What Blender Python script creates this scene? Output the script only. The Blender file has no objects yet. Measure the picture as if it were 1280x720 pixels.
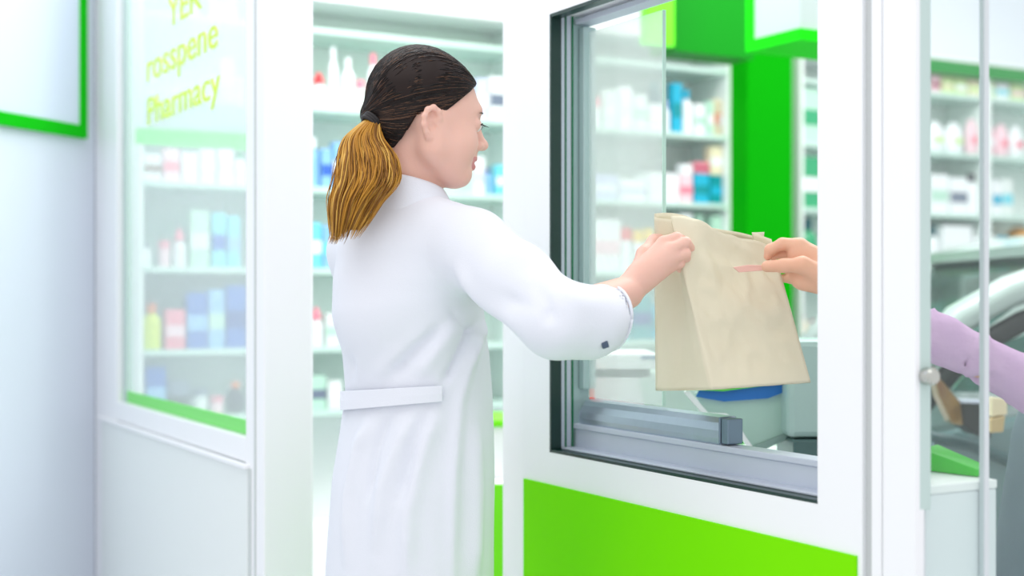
import bpy, bmesh, math, random
import numpy as np
from mathutils import Vector, Matrix
random.seed(7)
# ------------------------------------------------------------------ camera, world, lights, exposure
SC = bpy.context.scene
COL = SC.collection
CAMZ, FPX, HY = 1.26, 1700.0, 368.0
cd = bpy.data.cameras.new('camera'); cam = bpy.data.objects.new('camera', cd); COL.objects.link(cam)
cam.location = (0, 0, CAMZ); cam.rotation_euler = (math.pi/2, 0, 0)
cd.sensor_width = 36; cd.lens = FPX*36/1280; cd.shift_y = (HY-360)/1280
cd.clip_start = .05; cd.clip_end = 60
cd.dof.use_dof = True; cd.dof.focus_distance = 2.15; cd.dof.aperture_fstop = 2.2
SC.camera = cam
w = bpy.data.worlds.new('World'); SC.world = w; w.use_nodes = True
bg = w.node_tree.nodes['Background']; bg.inputs[0].default_value = (.985, .985, 1, 1); bg.inputs[1].default_value = 0.92
def area(name, loc, size, energy, target, col=(1, 1, 1)):
    l = bpy.data.lights.new(name, 'AREA'); l.shape = 'RECTANGLE'; l.size, l.size_y = size; l.energy = energy; l.color = col
    o = bpy.data.objects.new(name, l); COL.objects.link(o); o.location = loc
    o.rotation_euler = (Vector(target)-Vector(loc)).to_track_quat('-Z', 'Y').to_euler(); return o
area('unseen_overhead_light', (-.5, 1.2, 3.3), (2.6, 1.8), 17, (-.3, 2.0, 0))  # unseen overhead lights, added to brighten the whole room
area('unseen_overhead_light', (1.4, 3.7, 3.3), (2.6, 1.4), 70, (1.2, 4.6, 0))  # unseen, strengthened to brighten the shelves beyond the window
area('unseen_overhead_light', (.2, 3.3, 3.25), (2.0, .8), 30, (.1, 5.0, 1.1))  # unseen, added and aimed low to brighten the shelf fronts
area('unseen_overhead_light', (-.9, 3.2, 3.3), (1.2, 1.0), 9, (-.9, 4.0, 0))  # unseen, added above the left side
SC.view_settings.view_transform = 'Standard'; SC.view_settings.look = 'None'
SC.view_settings.gamma = 1; SC.view_settings.use_curve_mapping = False
SC.view_settings.exposure = 0.15
try:
    SC.cycles.max_bounces = 8; SC.cycles.transparent_max_bounces = 16
except Exception: pass

# ------------------------------------------------------------------ materials
def lin(c):
    c = [v/255. for v in c[:3]]
    return tuple(v/12.92 if v <= .04045 else ((v+.055)/1.055)**2.4 for v in c)+(1.,)
MATS = {}
def mat(name, rgb, rough=.5, metal=0., noise=0., nscale=30., bump=0., bscale=200., sss=0., spec=.5, rgb2=None, coat=0.):
    key = name
    if key in MATS: return MATS[key]
    m = bpy.data.materials.new(name); m.use_nodes = True; nt = m.node_tree; b = nt.nodes['Principled BSDF']
    b.inputs['Base Color'].default_value = lin(rgb); b.inputs['Roughness'].default_value = rough
    b.inputs['Metallic'].default_value = metal; b.inputs['Specular IOR Level'].default_value = spec
    b.inputs['Coat Weight'].default_value = coat
    if sss:
        b.inputs['Subsurface Weight'].default_value = sss; b.inputs['Subsurface Radius'].default_value = (.01, .004, .002); b.inputs['Subsurface Scale'].default_value = 1
    tc = nt.nodes.new('ShaderNodeTexCoord')
    if noise or rgb2:
        n = nt.nodes.new('ShaderNodeTexNoise'); n.inputs['Scale'].default_value = nscale; n.inputs['Detail'].default_value = 4
        nt.links.new(tc.outputs['Object'], n.inputs['Vector'])
        mx = nt.nodes.new('ShaderNodeMix'); mx.data_type = 'RGBA'
        mx.inputs[6].default_value = lin(rgb)
        mx.inputs[7].default_value = lin(rgb2) if rgb2 else tuple(v*(1-noise) for v in lin(rgb)[:3])+(1,)
        nt.links.new(n.outputs['Fac'], mx.inputs[0]); nt.links.new(mx.outputs[2], b.inputs['Base Color'])
    if bump:
        n2 = nt.nodes.new('ShaderNodeTexNoise'); n2.inputs['Scale'].default_value = bscale; n2.inputs['Detail'].default_value = 5
        nt.links.new(tc.outputs['Object'], n2.inputs['Vector'])
        bp = nt.nodes.new('ShaderNodeBump'); bp.inputs['Strength'].default_value = bump; bp.inputs['Distance'].default_value = .002
        nt.links.new(n2.outputs['Fac'], bp.inputs['Height']); nt.links.new(bp.outputs['Normal'], b.inputs['Normal'])
    MATS[key] = m; return m
def glass(name, tint=(235, 248, 243), veil=0., veilcol=(235, 245, 243), refl=.6):
    if name in MATS: return MATS[name]
    m = bpy.data.materials.new(name); m.use_nodes = True; nt = m.node_tree; nt.nodes.clear()
    out = nt.nodes.new('ShaderNodeOutputMaterial')
    tr = nt.nodes.new('ShaderNodeBsdfTransparent'); tr.inputs[0].default_value = lin(tint)
    df = nt.nodes.new('ShaderNodeBsdfDiffuse'); df.inputs[0].default_value = lin(veilcol)
    tl = nt.nodes.new('ShaderNodeBsdfTranslucent'); tl.inputs[0].default_value = lin(veilcol)
    dd = nt.nodes.new('ShaderNodeMixShader'); dd.inputs[0].default_value = .5
    nt.links.new(df.outputs[0], dd.inputs[1]); nt.links.new(tl.outputs[0], dd.inputs[2])
    mx = nt.nodes.new('ShaderNodeMixShader'); mx.inputs[0].default_value = veil
    nt.links.new(tr.outputs[0], mx.inputs[1]); nt.links.new(dd.outputs[0], mx.inputs[2])
    gl = nt.nodes.new('ShaderNodeBsdfGlossy'); gl.inputs['Roughness'].default_value = .02
    fr = nt.nodes.new('ShaderNodeLayerWeight'); fr.inputs[0].default_value = .5
    pw = nt.nodes.new('ShaderNodeMath'); pw.operation = 'POWER'; pw.inputs[1].default_value = 5; nt.links.new(fr.outputs['Facing'], pw.inputs[0])
    mu = nt.nodes.new('ShaderNodeMath'); mu.operation = 'MULTIPLY_ADD'; mu.inputs[1].default_value = .9*refl; mu.inputs[2].default_value = .04*refl
    nt.links.new(pw.outputs[0], mu.inputs[0])
    m2 = nt.nodes.new('ShaderNodeMixShader'); nt.links.new(mu.outputs[0], m2.inputs[0])
    nt.links.new(mx.outputs[0], m2.inputs[1]); nt.links.new(gl.outputs[0], m2.inputs[2])
    nt.links.new(m2.outputs[0], out.inputs[0]); MATS[name] = m; return m

M_WALL = mat('white_lacquer', (247, 248, 251), .35, noise=.02, nscale=3)
M_WALLB = mat('pale_blue_wall', (222, 229, 240), .5, noise=.03, nscale=2)
M_PANEL = mat('off_white_panel', (236, 241, 240), .45, noise=.02, nscale=4)
M_LIME = mat('lime_green_lacquer', (136, 238, 0), .5, rgb2=(108, 226, 0), nscale=1.5, spec=.05)
M_GREEN = mat('leaf_green_lacquer', (0, 180, 8), .35)
M_GREENP = mat('pillar_green_lacquer', (0, 168, 0), .6, spec=.06, rgb2=(0, 158, 2), nscale=2)
M_SHELF = mat('pale_green_glass_shelf', (204, 230, 221), .2)
M_BACK = mat('mint_white_laminate', (244, 251, 249), .5, noise=.01, nscale=5)
M_WHITE = mat('white_laminate', (248, 249, 250), .4, noise=.01, nscale=5)
M_GASKET = mat('dark_green_gasket', (12, 48, 42), .3)
M_ALU = mat('brushed_aluminium', (178, 192, 204), .28, metal=.75, noise=.1, nscale=60)
M_ALUL = mat('anodised_aluminium', (200, 208, 222), .4, metal=.25, noise=.04, nscale=20)
M_ALUG = mat('mint_tinted_aluminium', (175, 200, 200), .35, metal=.3, noise=.05, nscale=20)
M_EDGE = mat('green_glass_edge', (20, 110, 70), .15)
M_GREY = mat('grey_groove', (196, 200, 200), .4)
M_FLOOR = mat('pale_floor', (226, 230, 233), .3, noise=.04, nscale=2)

# ------------------------------------------------------------------ mesh helpers
def link(o, parent=None):
    COL.objects.link(o)
    if parent is not None:
        o.parent = parent; bpy.context.view_layer.update() if False else None
        o.matrix_parent_inverse = Matrix.Translation(-Vector(WORLDPOS.get(parent.name, (0, 0, 0))))
    return o
WORLDPOS = {}
def obj(name, bm_or_me, m=None, parent=None, smooth=False, bevel=0.):
    if isinstance(bm_or_me, bmesh.types.BMesh):
        me = bpy.data.meshes.new(name); bmesh.ops.recalc_face_normals(bm_or_me, faces=bm_or_me.faces[:]); bm_or_me.to_mesh(me); bm_or_me.free()
    else: me = bm_or_me
    if m is not None:
        for mm in (m if isinstance(m, (list, tuple)) else [m]): me.materials.append(mm)
    if smooth: me.polygons.foreach_set('use_smooth', [True]*len(me.polygons))
    o = bpy.data.objects.new(name, me); link(o, parent)
    if bevel:
        b = o.modifiers.new('bevel', 'BEVEL'); b.width = bevel; b.segments = 2; b.limit_method = 'ANGLE'; b.angle_limit = .7
    return o
def tag(o, label=None, cat=None, group=None, kind=None):
    if label: o['label'] = label
    if cat: o['category'] = cat
    if group: o['group'] = group
    if kind: o['kind'] = kind
    return o
def thing(name, loc, label=None, cat=None, group=None, kind=None):
    o = bpy.data.objects.new(name, None); COL.objects.link(o); o.location = loc; o.empty_display_size = .05
    WORLDPOS[o.name] = tuple(loc)
    return tag(o, label, cat, group, kind)
E1 = Vector((.4965, -.868, 0)); N1 = Vector((.868, .4965, 0))     # along the window wall, and away behind it
E2 = Vector((.868, .4965, 0)); N2 = Vector((-.4965, .868, 0))     # along the shelf wall, and away behind it
UP = Vector((0, 0, 1))
def obox(bm, o, ax, ay, az, x0, x1, y0, y1, z0, z1):
    vs = [bm.verts.new(o+ax*x+ay*y+az*z) for x in (x0, x1) for y in (y0, y1) for z in (z0, z1)]
    for f in ((0, 1, 3, 2), (4, 6, 7, 5), (0, 4, 5, 1), (2, 3, 7, 6), (0, 2, 6, 4), (1, 5, 7, 3)): bm.faces.new([vs[i] for i in f])
def P(px, py, Y): return Vector(((px-640)/FPX*Y, Y, CAMZ+(HY-py)*Y/FPX))
CW, CD = 2545., 1760.           # the window wall and the glass door, two parallel planes
def wp(c, px):
    Y = c/(px+331.); return Vector(((px-640)/FPX*Y, Y, 0))
def wu(c, px, px0=656): return (wp(c, px)-wp(c, px0)).dot(E1)
def wbox(bm, c, pa, pb, z0, z1, d0=0., d1=.085):
    a = wp(c, pa); L = (wp(c, pb)-a).dot(E1)
    obox(bm, a, E1, N1, UP, 0, L, d0, d1, z0, z1)
def sY(px, c): return c/(.868-.4965*(px-640)/FPX)
def sS(px, c=4.4):
    Y = sY(px, c); return (px-640)/FPX*Y*.868+Y*.4965
def sbox(bm, s0, s1, c0, c1, z0, z1): obox(bm, Vector((0, 0, 0)), E2, N2, UP, s0, s1, c0, c1, z0, z1)
def lathe(bm, c, prof, seg=20, ax=UP, ex=Vector((1, 0, 0)), ey=Vector((0, 1, 0)), sx=1., sy=1.):
    rings = []
    for r, z in prof:
        rings.append([bm.verts.new(c+ax*z+ex*(r*sx*math.cos(2*math.pi*i/seg))+ey*(r*sy*math.sin(2*math.pi*i/seg))) for i in range(seg)])
    for a, b in zip(rings, rings[1:]):
        for i in range(seg): bm.faces.new((a[i], a[(i+1) % seg], b[(i+1) % seg], b[i]))
    bm.faces.new(rings[0][::-1]); bm.faces.new(rings[-1])
def tube(bm, pts, rad, seg=10, flat=1.):
    pts = [Vector(p) for p in pts]; rings = []
    rs = rad if isinstance(rad, (list, tuple)) else [rad]*len(pts)
    prev = None
    for i, p in enumerate(pts):
        t = (pts[min(i+1, len(pts)-1)]-pts[max(i-1, 0)]).normalized()
        if prev is None: prev = t.cross(UP) if abs(t.z) < .95 else t.cross(Vector((1, 0, 0)))
        a = (prev-t*prev.dot(t)).normalized(); prev = a; b = t.cross(a)
        rings.append([bm.verts.new(p+a*(rs[i]*math.cos(2*math.pi*k/seg))+b*(rs[i]*flat*math.sin(2*math.pi*k/seg))) for k in range(seg)])
    for a, b in zip(rings, rings[1:]):
        for i in range(seg): bm.faces.new((a[i], a[(i+1) % seg], b[(i+1) % seg], b[i]))
    bm.faces.new(rings[0][::-1]); bm.faces.new(rings[-1])
B = bmesh.new

# ------------------------------------------------------------------ signed-distance modelling for organic shapes
def axis(lo, hi, coarse, fines):
    out = [lo]
    while out[-1] < hi:
        v = out[-1]; st = coarse
        for a, b, f in fines:
            if a-1e-9 <= v < b: st = min(st, f)
            elif v < a and v+st > a: st = max(a-v, f)
        out.append(v+st)
    return np.array(out, dtype=np.float32)
class Field:
    def __init__(s, xs, ys, zs):
        s.x, s.y, s.z = xs, ys, zs; s.F = np.full((len(xs), len(ys), len(zs)), 1.0, dtype=np.float32)
    def win(s, lo, hi):
        sl = []
        for ax, a, b in zip((s.x, s.y, s.z), lo, hi):
            i0 = max(0, int(np.searchsorted(ax, a))-1); i1 = min(len(ax), int(np.searchsorted(ax, b))+1); sl.append(slice(i0, max(i1, i0+1)))
        sl = tuple(sl); X, Y, Z = np.meshgrid(s.x[sl[0]], s.y[sl[1]], s.z[sl[2]], indexing='ij', sparse=True); return sl, X, Y, Z
    def join(s, sl, d, k=.01, op='add'):
        a = s.F[sl]; d = np.broadcast_to(d, a.shape)
        if op == 'add':
            h = np.clip(.5+.5*(a-d)/k, 0, 1); s.F[sl] = a*(1-h)+d*h-k*h*(1-h)
        else:
            d = -d; h = np.clip(.5-.5*(a-d)/k, 0, 1); s.F[sl] = a*(1-h)+d*h+k*h*(1-h)
    def cap(s, a, b, r1, r2=None, k=.01, op='add', flat=None):
        r2 = r1 if r2 is None else r2; a = np.array(a, float); b = np.array(b, float); m = max(r1, r2)+k*1.5+.02
        sl, X, Y, Z = s.win(np.minimum(a, b)-m, np.maximum(a, b)+m); ba = b-a; L = max(1e-9, float(ba@ba))
        t = np.clip(((X-a[0])*ba[0]+(Y-a[1])*ba[1]+(Z-a[2])*ba[2])/L, 0, 1)
        d = np.sqrt((X-a[0]-t*ba[0])**2+(Y-a[1]-t*ba[1])**2+(Z-a[2]-t*ba[2])**2)-(r1+(r2-r1)*t)
        s.join(sl, d.astype(np.float32), k, op)
    def chain(s, pts, rs, k=.01, op='add'):
        for i in range(len(pts)-1): s.cap(pts[i], pts[i+1], rs[i], rs[i+1], k, op)
    def ell(s, c, rad, R=None, k=.01, op='add'):
        c = np.array(c, float); m = max(rad)+k*1.5+.02
        sl, X, Y, Z = s.win(c-m, c+m); x, y, z = X-c[0], Y-c[1], Z-c[2]
        if R is not None:
            x, y, z = (x*R[0][0]+y*R[0][1]+z*R[0][2], x*R[1][0]+y*R[1][1]+z*R[1][2], x*R[2][0]+y*R[2][1]+z*R[2][2])
        k0 = np.sqrt((x/rad[0])**2+(y/rad[1])**2+(z/rad[2])**2); k1 = np.sqrt((x/rad[0]**2)**2+(y/rad[1]**2)**2+(z/rad[2]**2)**2)+1e-6
        s.join(sl, (k0*(k0-1)/k1).astype(np.float32), k, op)
    def mesh(s, name):
        F, xs, ys, zs = s.F, s.x, s.y, s.z; ins = F < 0
        nx, ny, nz = F.shape; cnt = np.zeros((nx-1, ny-1, nz-1), np.int8)
        cs = [(i, j, k) for i in (0, 1) for j in (0, 1) for k in (0, 1)]
        for i, j, k in cs: cnt += ins[i:nx-1+i, j:ny-1+j, k:nz-1+k]
        act = (cnt > 0) & (cnt < 8); I, J, K = np.nonzero(act)
        idx = np.full(act.shape, -1, np.int64); idx[I, J, K] = np.arange(len(I))
        pos = np.zeros((len(I), 3)); n = np.zeros(len(I))
        for a in range(8):
            for b in range(a+1, 8):
                if sum(abs(u-v) for u, v in zip(cs[a], cs[b])) != 1: continue
                A = (I+cs[a][0], J+cs[a][1], K+cs[a][2]); Bc = (I+cs[b][0], J+cs[b][1], K+cs[b][2])
                f0, f1 = F[A], F[Bc]; m = (f0 < 0) != (f1 < 0)
                t = np.where(m, f0/np.where(m, f0-f1, 1), 0)
                p0 = np.stack((xs[A[0]], ys[A[1]], zs[A[2]]), 1); p1 = np.stack((xs[Bc[0]], ys[Bc[1]], zs[Bc[2]]), 1)
                pos += np.where(m[:, None], p0+(p1-p0)*t[:, None], 0); n += m
        pos /= n[:, None]
        quads = []
        def faces(axn):
            sh = [slice(1, -1)]*3; sh[axn] = slice(0, -1); sh2 = list(sh); sh2[axn] = slice(1, None)
            s0, s1 = ins[tuple(sh)], ins[tuple(sh2)]; q = np.argwhere(s0 != s1)
            if not len(q): return
            fl = s0[tuple(q.T)]; off = np.ones(3, int); off[axn] = 0; q = q+off
            u, v = [(1, 2), (2, 0), (0, 1)][axn]
            def g(du, dv):
                r = q.copy(); r[:, u] -= du; r[:, v] -= dv; return idx[tuple(r.T)]
            f = np.stack((g(1, 1), g(0, 1), g(0, 0), g(1, 0)), 1); f[~fl] = f[~fl][:, ::-1]; quads.append(f)
        for a in range(3): faces(a)
        q = np.concatenate(quads); q = q[(q >= 0).all(1)]
        me = bpy.data.meshes.new(name)
        me.vertices.add(len(pos)); me.vertices.foreach_set('co', pos.astype(np.float32).ravel())
        me.loops.add(len(q)*4); me.loops.foreach_set('vertex_index', q.ravel().astype(np.int32))
        me.polygons.add(len(q)); me.polygons.foreach_set('loop_start', np.arange(0, len(q)*4, 4, dtype=np.int32))
        me.update(calc_edges=True); me.validate(); me.polygons.foreach_set('use_smooth', [True]*len(me.polygons))
        return me

# ================================================================== SETTING
bm = B(); obox(bm, Vector((0, 0, 0)), Vector((1, 0, 0)), Vector((0, 1, 0)), UP, -3, 6, -1, 8.5, -.1, 0)
tag(obj('floor', bm, M_FLOOR), kind='structure')
bm = B(); sbox(bm, .2, 7.2, 4.66, 4.74, 0, 3.3)
tag(obj('wall_back', bm, mat('back_wall_paint', (226, 231, 240), .6, noise=.02, nscale=2)), kind='structure')
# left wall that carries the framed sign
LW = Vector((-.3577, -.9338, 0)); LN = Vector((-.9338, .3577, 0)); L0 = Vector((-1.197, 3.9, 0))
bm = B(); obox(bm, L0, LW, LN, UP, 0, 1.6, 0, .1, 0, 3.1)
tag(obj('wall_left', bm, M_WALLB), kind='structure')
def lwt(px):            # distance along the left wall of a pixel column
    u = (px-640)/FPX; return (u*3.9+1.197)/(-.3577+u*.9338)
sg = thing('wall_sign', L0+LW*lwt(60)+UP*1.7, 'pale blue wall sign with bright green border on the left wall', 'sign')
s1 = lwt(103); s2 = lwt(95)
bm = B(); obox(bm, L0, LW, LN, UP, s2, 1.3, -.012, -.001, 1.735, 2.75); obj('sign_panel', bm, mat('sign_face_pale_blue', (216, 226, 240), .4), sg)
bm = B(); obox(bm, L0, LW, LN, UP, s1, s2, -.018, -.001, 1.70, 2.75); obox(bm, L0, LW, LN, UP, s2, 1.3, -.018, -.001, 1.70, 1.735)
obj('sign_border', bm, mat('sign_green', (6, 186, 8), .5, spec=.1), sg)

# glass door on the left
d1 = thing('door_1', wp(CD, 220), kind='structure')
zg = CAMZ-.29
bm = B(); wbox(bm, CD, 119, 146, 0, 2.5, 0, .05); wbox(bm, CD, 146, 307, zg-.052, zg, 0, .05); wbox(bm, CD, 307, 330, 0, 2.5, 0, .05)
wbox(bm, CD, 146, 307, 0, .06, 0, .05); wbox(bm, CD, 146, 307, 2.4, 2.5, 0, .05)
obj('door_frame', bm, M_WALL, d1, bevel=.003)
bm = B(); wbox(bm, CD, 128, 310, .05, zg-.06, -.003, .03); obj('lower_panel', bm, M_PANEL, d1, bevel=.003)
bm = B(); wbox(bm, CD, 126, 312, zg-.063, zg-.052, -.012, .0); obj('rail_moulding', bm, M_WALL, d1, bevel=.003)
bm = B(); wbox(bm, CD, 311, 314.5, .05, zg-.06, -.002, .01); wbox(bm, CD, 318.5, 320.5, 0, 2.5, -.002, .01)
obj('edge_seal', bm, mat('seal_grey', (205, 211, 210), .5), d1)
bm = B(); wbox(bm, CD, 145, 309, zg, 2.42, .02, .026)
obj('glass_pane', bm, glass('veiled_door_glass', (250, 254, 252), .28, (242, 248, 252), .3), d1)  # white veil mixed into the pane for reflected light and dirt
bm = B(); wbox(bm, CD, 146, 308, zg+.001, zg+.03, .016, .02); obj('green_edge_strip', bm, mat('mid_green_film', (120, 226, 104), .4), d1)
bm = B(); wbox(bm, CD, 147, 151.5, zg, 2.42, .014, .034); obj('pane_gasket', bm, mat('grey_green_gasket', (186, 206, 200), .4), d1)
bm = B(); wbox(bm, CD, 117.2, 119, 0, 2.5, .0, .02); obj('wall_joint', bm, mat('joint_grey', (128, 134, 142), .6), d1)
M_LET = mat('yellow_lettering', (214, 246, 64), .5)
def lettering(txt, pa, pb, zb, ht):
    c = bpy.data.curves.new('lettering', 'FONT'); c.body = txt; c.extrude = .001; c.size = 1
    o = bpy.data.objects.new('lettering', c); COL.objects.link(o); bpy.context.view_layer.update()
    me = bpy.data.meshes.new_from_object(o.evaluated_get(bpy.context.evaluated_depsgraph_get())); bpy.data.objects.remove(o)
    xs_ = [v.co.x for v in me.vertices]; x0, wd = min(xs_), max(xs_)-min(xs_)
    a = wp(CD, pa); L = (wp(CD, pb)-a).dot(E1); sx, sz = L/wd, ht/.72
    for v in me.vertices: v.co = a+E1*((v.co.x-x0)*sx)+UP*(zb+v.co.y*sz)+N1*(.012-v.co.z)
    me.materials.clear(); return obj('lettering', me, M_LET, d1)
lettering('Pharmacy', 179, 268, 1.690, .072)
lettering('rosspene', 178, 265, 1.800, .078)
lettering('YEK', 204, 246, 1.905, .072)
# white post between door and shop
bm = B(); obox(bm, wp(CD, 330), E2, N2, UP, .0, .105, 0, .11, 0, 2.6); tag(obj('trim_1', bm, M_WALL, bevel=.008), kind='structure')

# window wall
zs, zt = .97, 1.775
bm = B(); wbox(bm, CW, 656, 687, 0, 2.6); wbox(bm, CW, 1022, 1078, 0, 2.6); wbox(bm, CW, 687, 1022, 0, zs); wbox(bm, CW, 687, 1022, zt, 2.6)
tag(obj('wall_right', bm, M_WALL), kind='structure')
bm = B(); wbox(bm, CW, 627, 655.2, 0, 2.6, .002, .06); tag(obj('trim_2', bm, M_WALL, bevel=.002), kind='structure')
bm = B(); wbox(bm, CW, 656.5, 1072, 0.02, CAMZ-.233*CW/FPX, -.004, 0)
tag(obj('trim_5', bm, M_LIME), kind='structure')
bm = B(); wbox(bm, CW, 1078, 1092, 0, 2.6, .006, .06); tag(obj('trim_3', bm, M_GREY), kind='structure')
bm = B(); wbox(bm, CW, 1092, 1104.5, 0, 2.6, -.004, .012); wbox(bm, CW, 1106, 1147, 0, 2.6, -.004, .012)
wbox(bm, CW, 1104.5, 1106, 0, 2.6, .004, .011); tag(obj('trim_4', bm, M_WALL, bevel=.002), kind='structure')
# serving window
w1 = thing('window_1', wp(CW, 850)+UP*zs, kind='structure')
bm = B(); wbox(bm, CW, 687, 689, zs, zt, .0, .022); wbox(bm, CW, 687, 1022, zs, zs+.005, .0, .024); wbox(bm, CW, 687, 1022, zt-.006, zt, 0, .022)
obj('gasket', bm, M_GASKET, w1)
bm = B(); wbox(bm, CW, 687, 688.6, zs, zt, .022, .044); obj('inner_jamb', bm, M_ALUL, w1)
bm = B(); wbox(bm, CW, 687, 689.5, zs, zt, .044, .0475); wbox(bm, CW, 687, 689.8, zs, zt, .030, .032); obj('jamb_seal', bm, M_EDGE, w1)
bm = B(); wbox(bm, CW, 687, 688.4, zs, zt, .0475, .085); obj('outer_jamb', bm, M_ALUG, w1)
bm = B(); wbox(bm, CW, 690, 1021, zs+.006, zs+.042, .050, .085); wbox(bm, CW, 690, 1021, zs+.042, zs+.052, .046, .085); wbox(bm, CW, 690, 1021, zs+.005, zs+.009, .02, .06)
obj('track', bm, M_ALUL, w1, bevel=.0015)
bm = B(); wbox(bm, CW, 690, 1021, zt-.016, zt-.006, .05, .085); obj('head_track', bm, M_ALUL, w1, bevel=.0015)
bm = B(); a = wp(CW, 695)+N1*.068; L = wu(CW, 868, 695)
prof = [(-.016, .052), (-.018, .062), (-.017, .074), (-.012, .086), (-.004, .094), (.010, .097), (.016, .093), (.016, .052)]
r0 = [bm.verts.new(a+N1*p+UP*(zs+q)) for p, q in prof]; r1 = [bm.verts.new(a+E1*L+N1*p+UP*(zs+q)) for p, q in prof]
for i in range(len(prof)): bm.faces.new((r0[i], r0[(i+1) % 8], r1[(i+1) % 8], r1[i]))
bm.faces.new(r0); bm.faces.new(r1[::-1]); obj('sash_rail', bm, M_ALU, w1)
bm = B(); obox(bm, a, E1, N1, UP, L, L+.018, -.016, .014, zs+.054, zs+.094); obox(bm, a, E1, N1, UP, L-.004, L, -.0185, .016, zs+.053, zs+.096)
obj('rail_end_cap', bm, mat('end_cap_steel', (120, 140, 155), .35, metal=.6), w1, bevel=.002)
bm = B(); obox(bm, wp(CW, 687)+N1*.06, E1, N1, UP, .006, .022, 0, .028, zs+.115, zt-.02); obj('sash_stile', bm, M_ALUG, w1, bevel=.002)
bm = B(); obox(bm, wp(CW, 687)+N1*.072, E1, N1, UP, .02, .252, 0, .005, zs+.1, zt-.03)
obj('sash_glass', bm, glass('sash_glass', (250, 254, 252), .30, (246, 252, 250), .5), w1)  # white veil mixed in for the reflections on this pane
bm = B(); obox(bm, wp(CW, 687)+N1*.071, E1, N1, UP, .252, .2535, 0, .007, zs+.1, zt-.03)
obj('glass_edge', bm, mat('pale_glass_edge', (190, 225, 212), .2), w1)

# ================================================================== SHELVING
LEV = [2.18, 1.91, 1.63, 1.35, 1.08, .86]
def shelving(s0, s1, label, header=True, green=False, cf=4.4, levels=LEV, cat='shelving'):
    t = thing('shelving_unit', E2*((s0+s1)/2)+N2*(cf+.12), label, cat)
    bm = B(); sbox(bm, s0, s1, cf+.245, cf+.258, .05, 2.27); obj('back_panel', bm, M_BACK, t)
    for a in (s0, s1-.018):
        bm = B(); sbox(bm, a, a+.018, cf+.004, cf+.245, 0, 2.27); obj('side_panel', bm, M_BACK, t)
    for z in levels:
        bm = B(); sbox(bm, s0+.018, s1-.018, cf, cf+.244, z-.02, z); obj('shelf', bm, M_SHELF, t, bevel=.002)
    bm = B(); sbox(bm, s0+.018, s1-.018, cf+.01, cf+.244, .05, .45); obj('plinth', bm, M_WHITE, t)
    if header:
        bm = B(); sbox(bm, s0, s1, cf-.01, cf+.25, 2.272, 2.34); obj('header', bm, M_WHITE, t, bevel=.004)
    if green:
        bm = B(); sbox(bm, s0, s1, cf-.016, cf-.0105, 2.262, 2.325); obj('green_header_strip', bm, mat('deep_green_trim', (0, 140, 50), .4), t)
    return t
shelving(1.13, sS(352)-.002, 'white shelving unit with pale green shelves behind the glass door', green=True)
shelving(sS(352), sS(660)-.002, 'white medicine shelving unit directly behind the woman in the white coat')
shelving(sS(660), sS(914), 'white shelving unit seen through the serving window beside the green pillar')
shelving(3.93, 4.40, 'narrow white shelving unit on the far side of the green pillar')
shelving(4.405, sS(1236)-.002, 'white shelving unit behind the right glass screen, next to the white post', green=True)
shelving(sS(1236), 6.2, 'white shelving unit behind the right glass screen, farther from the post', green=True)
hb = thing('sign_reflection', E2*sS(230, 3.9)+N2*3.9+UP*1.7, 'translucent white hanging board with green lower edge behind the glass door', 'reflection')  # made-up panel and wires imitating the wall sign's reflection in the glass
bm = B(); sbox(bm, sS(152, 3.9), sS(316, 3.9), 3.9, 3.904, 1.735, 2.45); obj('reflection_sheet', bm, glass('milky_reflection', (246, 250, 250), .42, (232, 240, 248), .3), hb)
bm = B(); sbox(bm, sS(152, 3.9), sS(316, 3.9), 3.893, 3.911, 1.690, 1.7345); obj('reflected_edge', bm, mat('reflected_sign_green', (96, 224, 104), .5), hb)
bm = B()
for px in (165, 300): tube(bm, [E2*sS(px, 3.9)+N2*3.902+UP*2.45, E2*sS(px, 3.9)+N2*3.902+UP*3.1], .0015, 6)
obj('added_wire', bm, M_ALU, hb)
# green pillar and bulkhead, grey sign box
bm = B(); sbox(bm, sS(914)+.003, sS(991, 4.3), 4.3, 4.655, 0, 3.2); tag(obj('green_pillar', bm, M_GREENP, bevel=.004), 'tall bright green pillar standing between the shelving units', 'pillar')
def pS(px, c): return sS(px, c)
bm = B(); sbox(bm, pS(843, 3.7), pS(942, 3.7), 3.7, 3.84, 2.08, 3.2)
bk = tag(obj('green_bulkhead', bm, mat('deep_green_lacquer', (0, 134, 14), .5, spec=.15, rgb2=(0, 116, 18), nscale=2)), 'dark green ceiling bulkhead hanging above the shelves by the pillar', 'bulkhead')
bm = B(); sbox(bm, pS(809, 3.66), pS(843, 3.66), 3.66, 3.698, 2.085, 3.2)
tag(obj('bulkhead_light_end', bm, mat('lightened_bulkhead_lime', (104, 240, 20), .4)), 'narrow bright lime end of the dark green bulkhead, lightened as behind reflecting glass', 'fascia')  # part of the bulkhead, with the pane's reflection painted in as lighter green
K0 = Vector(((1000-640)/FPX*3.5, 3.5, 0))
sb = thing('sign_box', K0+UP*1.95, 'hanging grey sign box with bright green edging beside the green pillar', 'sign')
bm = B(); obox(bm, K0, -E1, E2, UP, 0, .180, 0, .30, 1.945, 3.0); obj('box_body', bm, mat('sign_grey', (186, 202, 198), .4), sb)
bm = B(); obox(bm, K0, -E1, E2, UP, .180, .210, -.006, .306, 1.915, 3.0); obox(bm, K0, -E1, E2, UP, -.006, .180, -.006, .306, 1.915, 1.9448)
obj('green_edging', bm, mat('sign_edge_green', (20, 220, 10), .5, spec=.1), sb)

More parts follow.
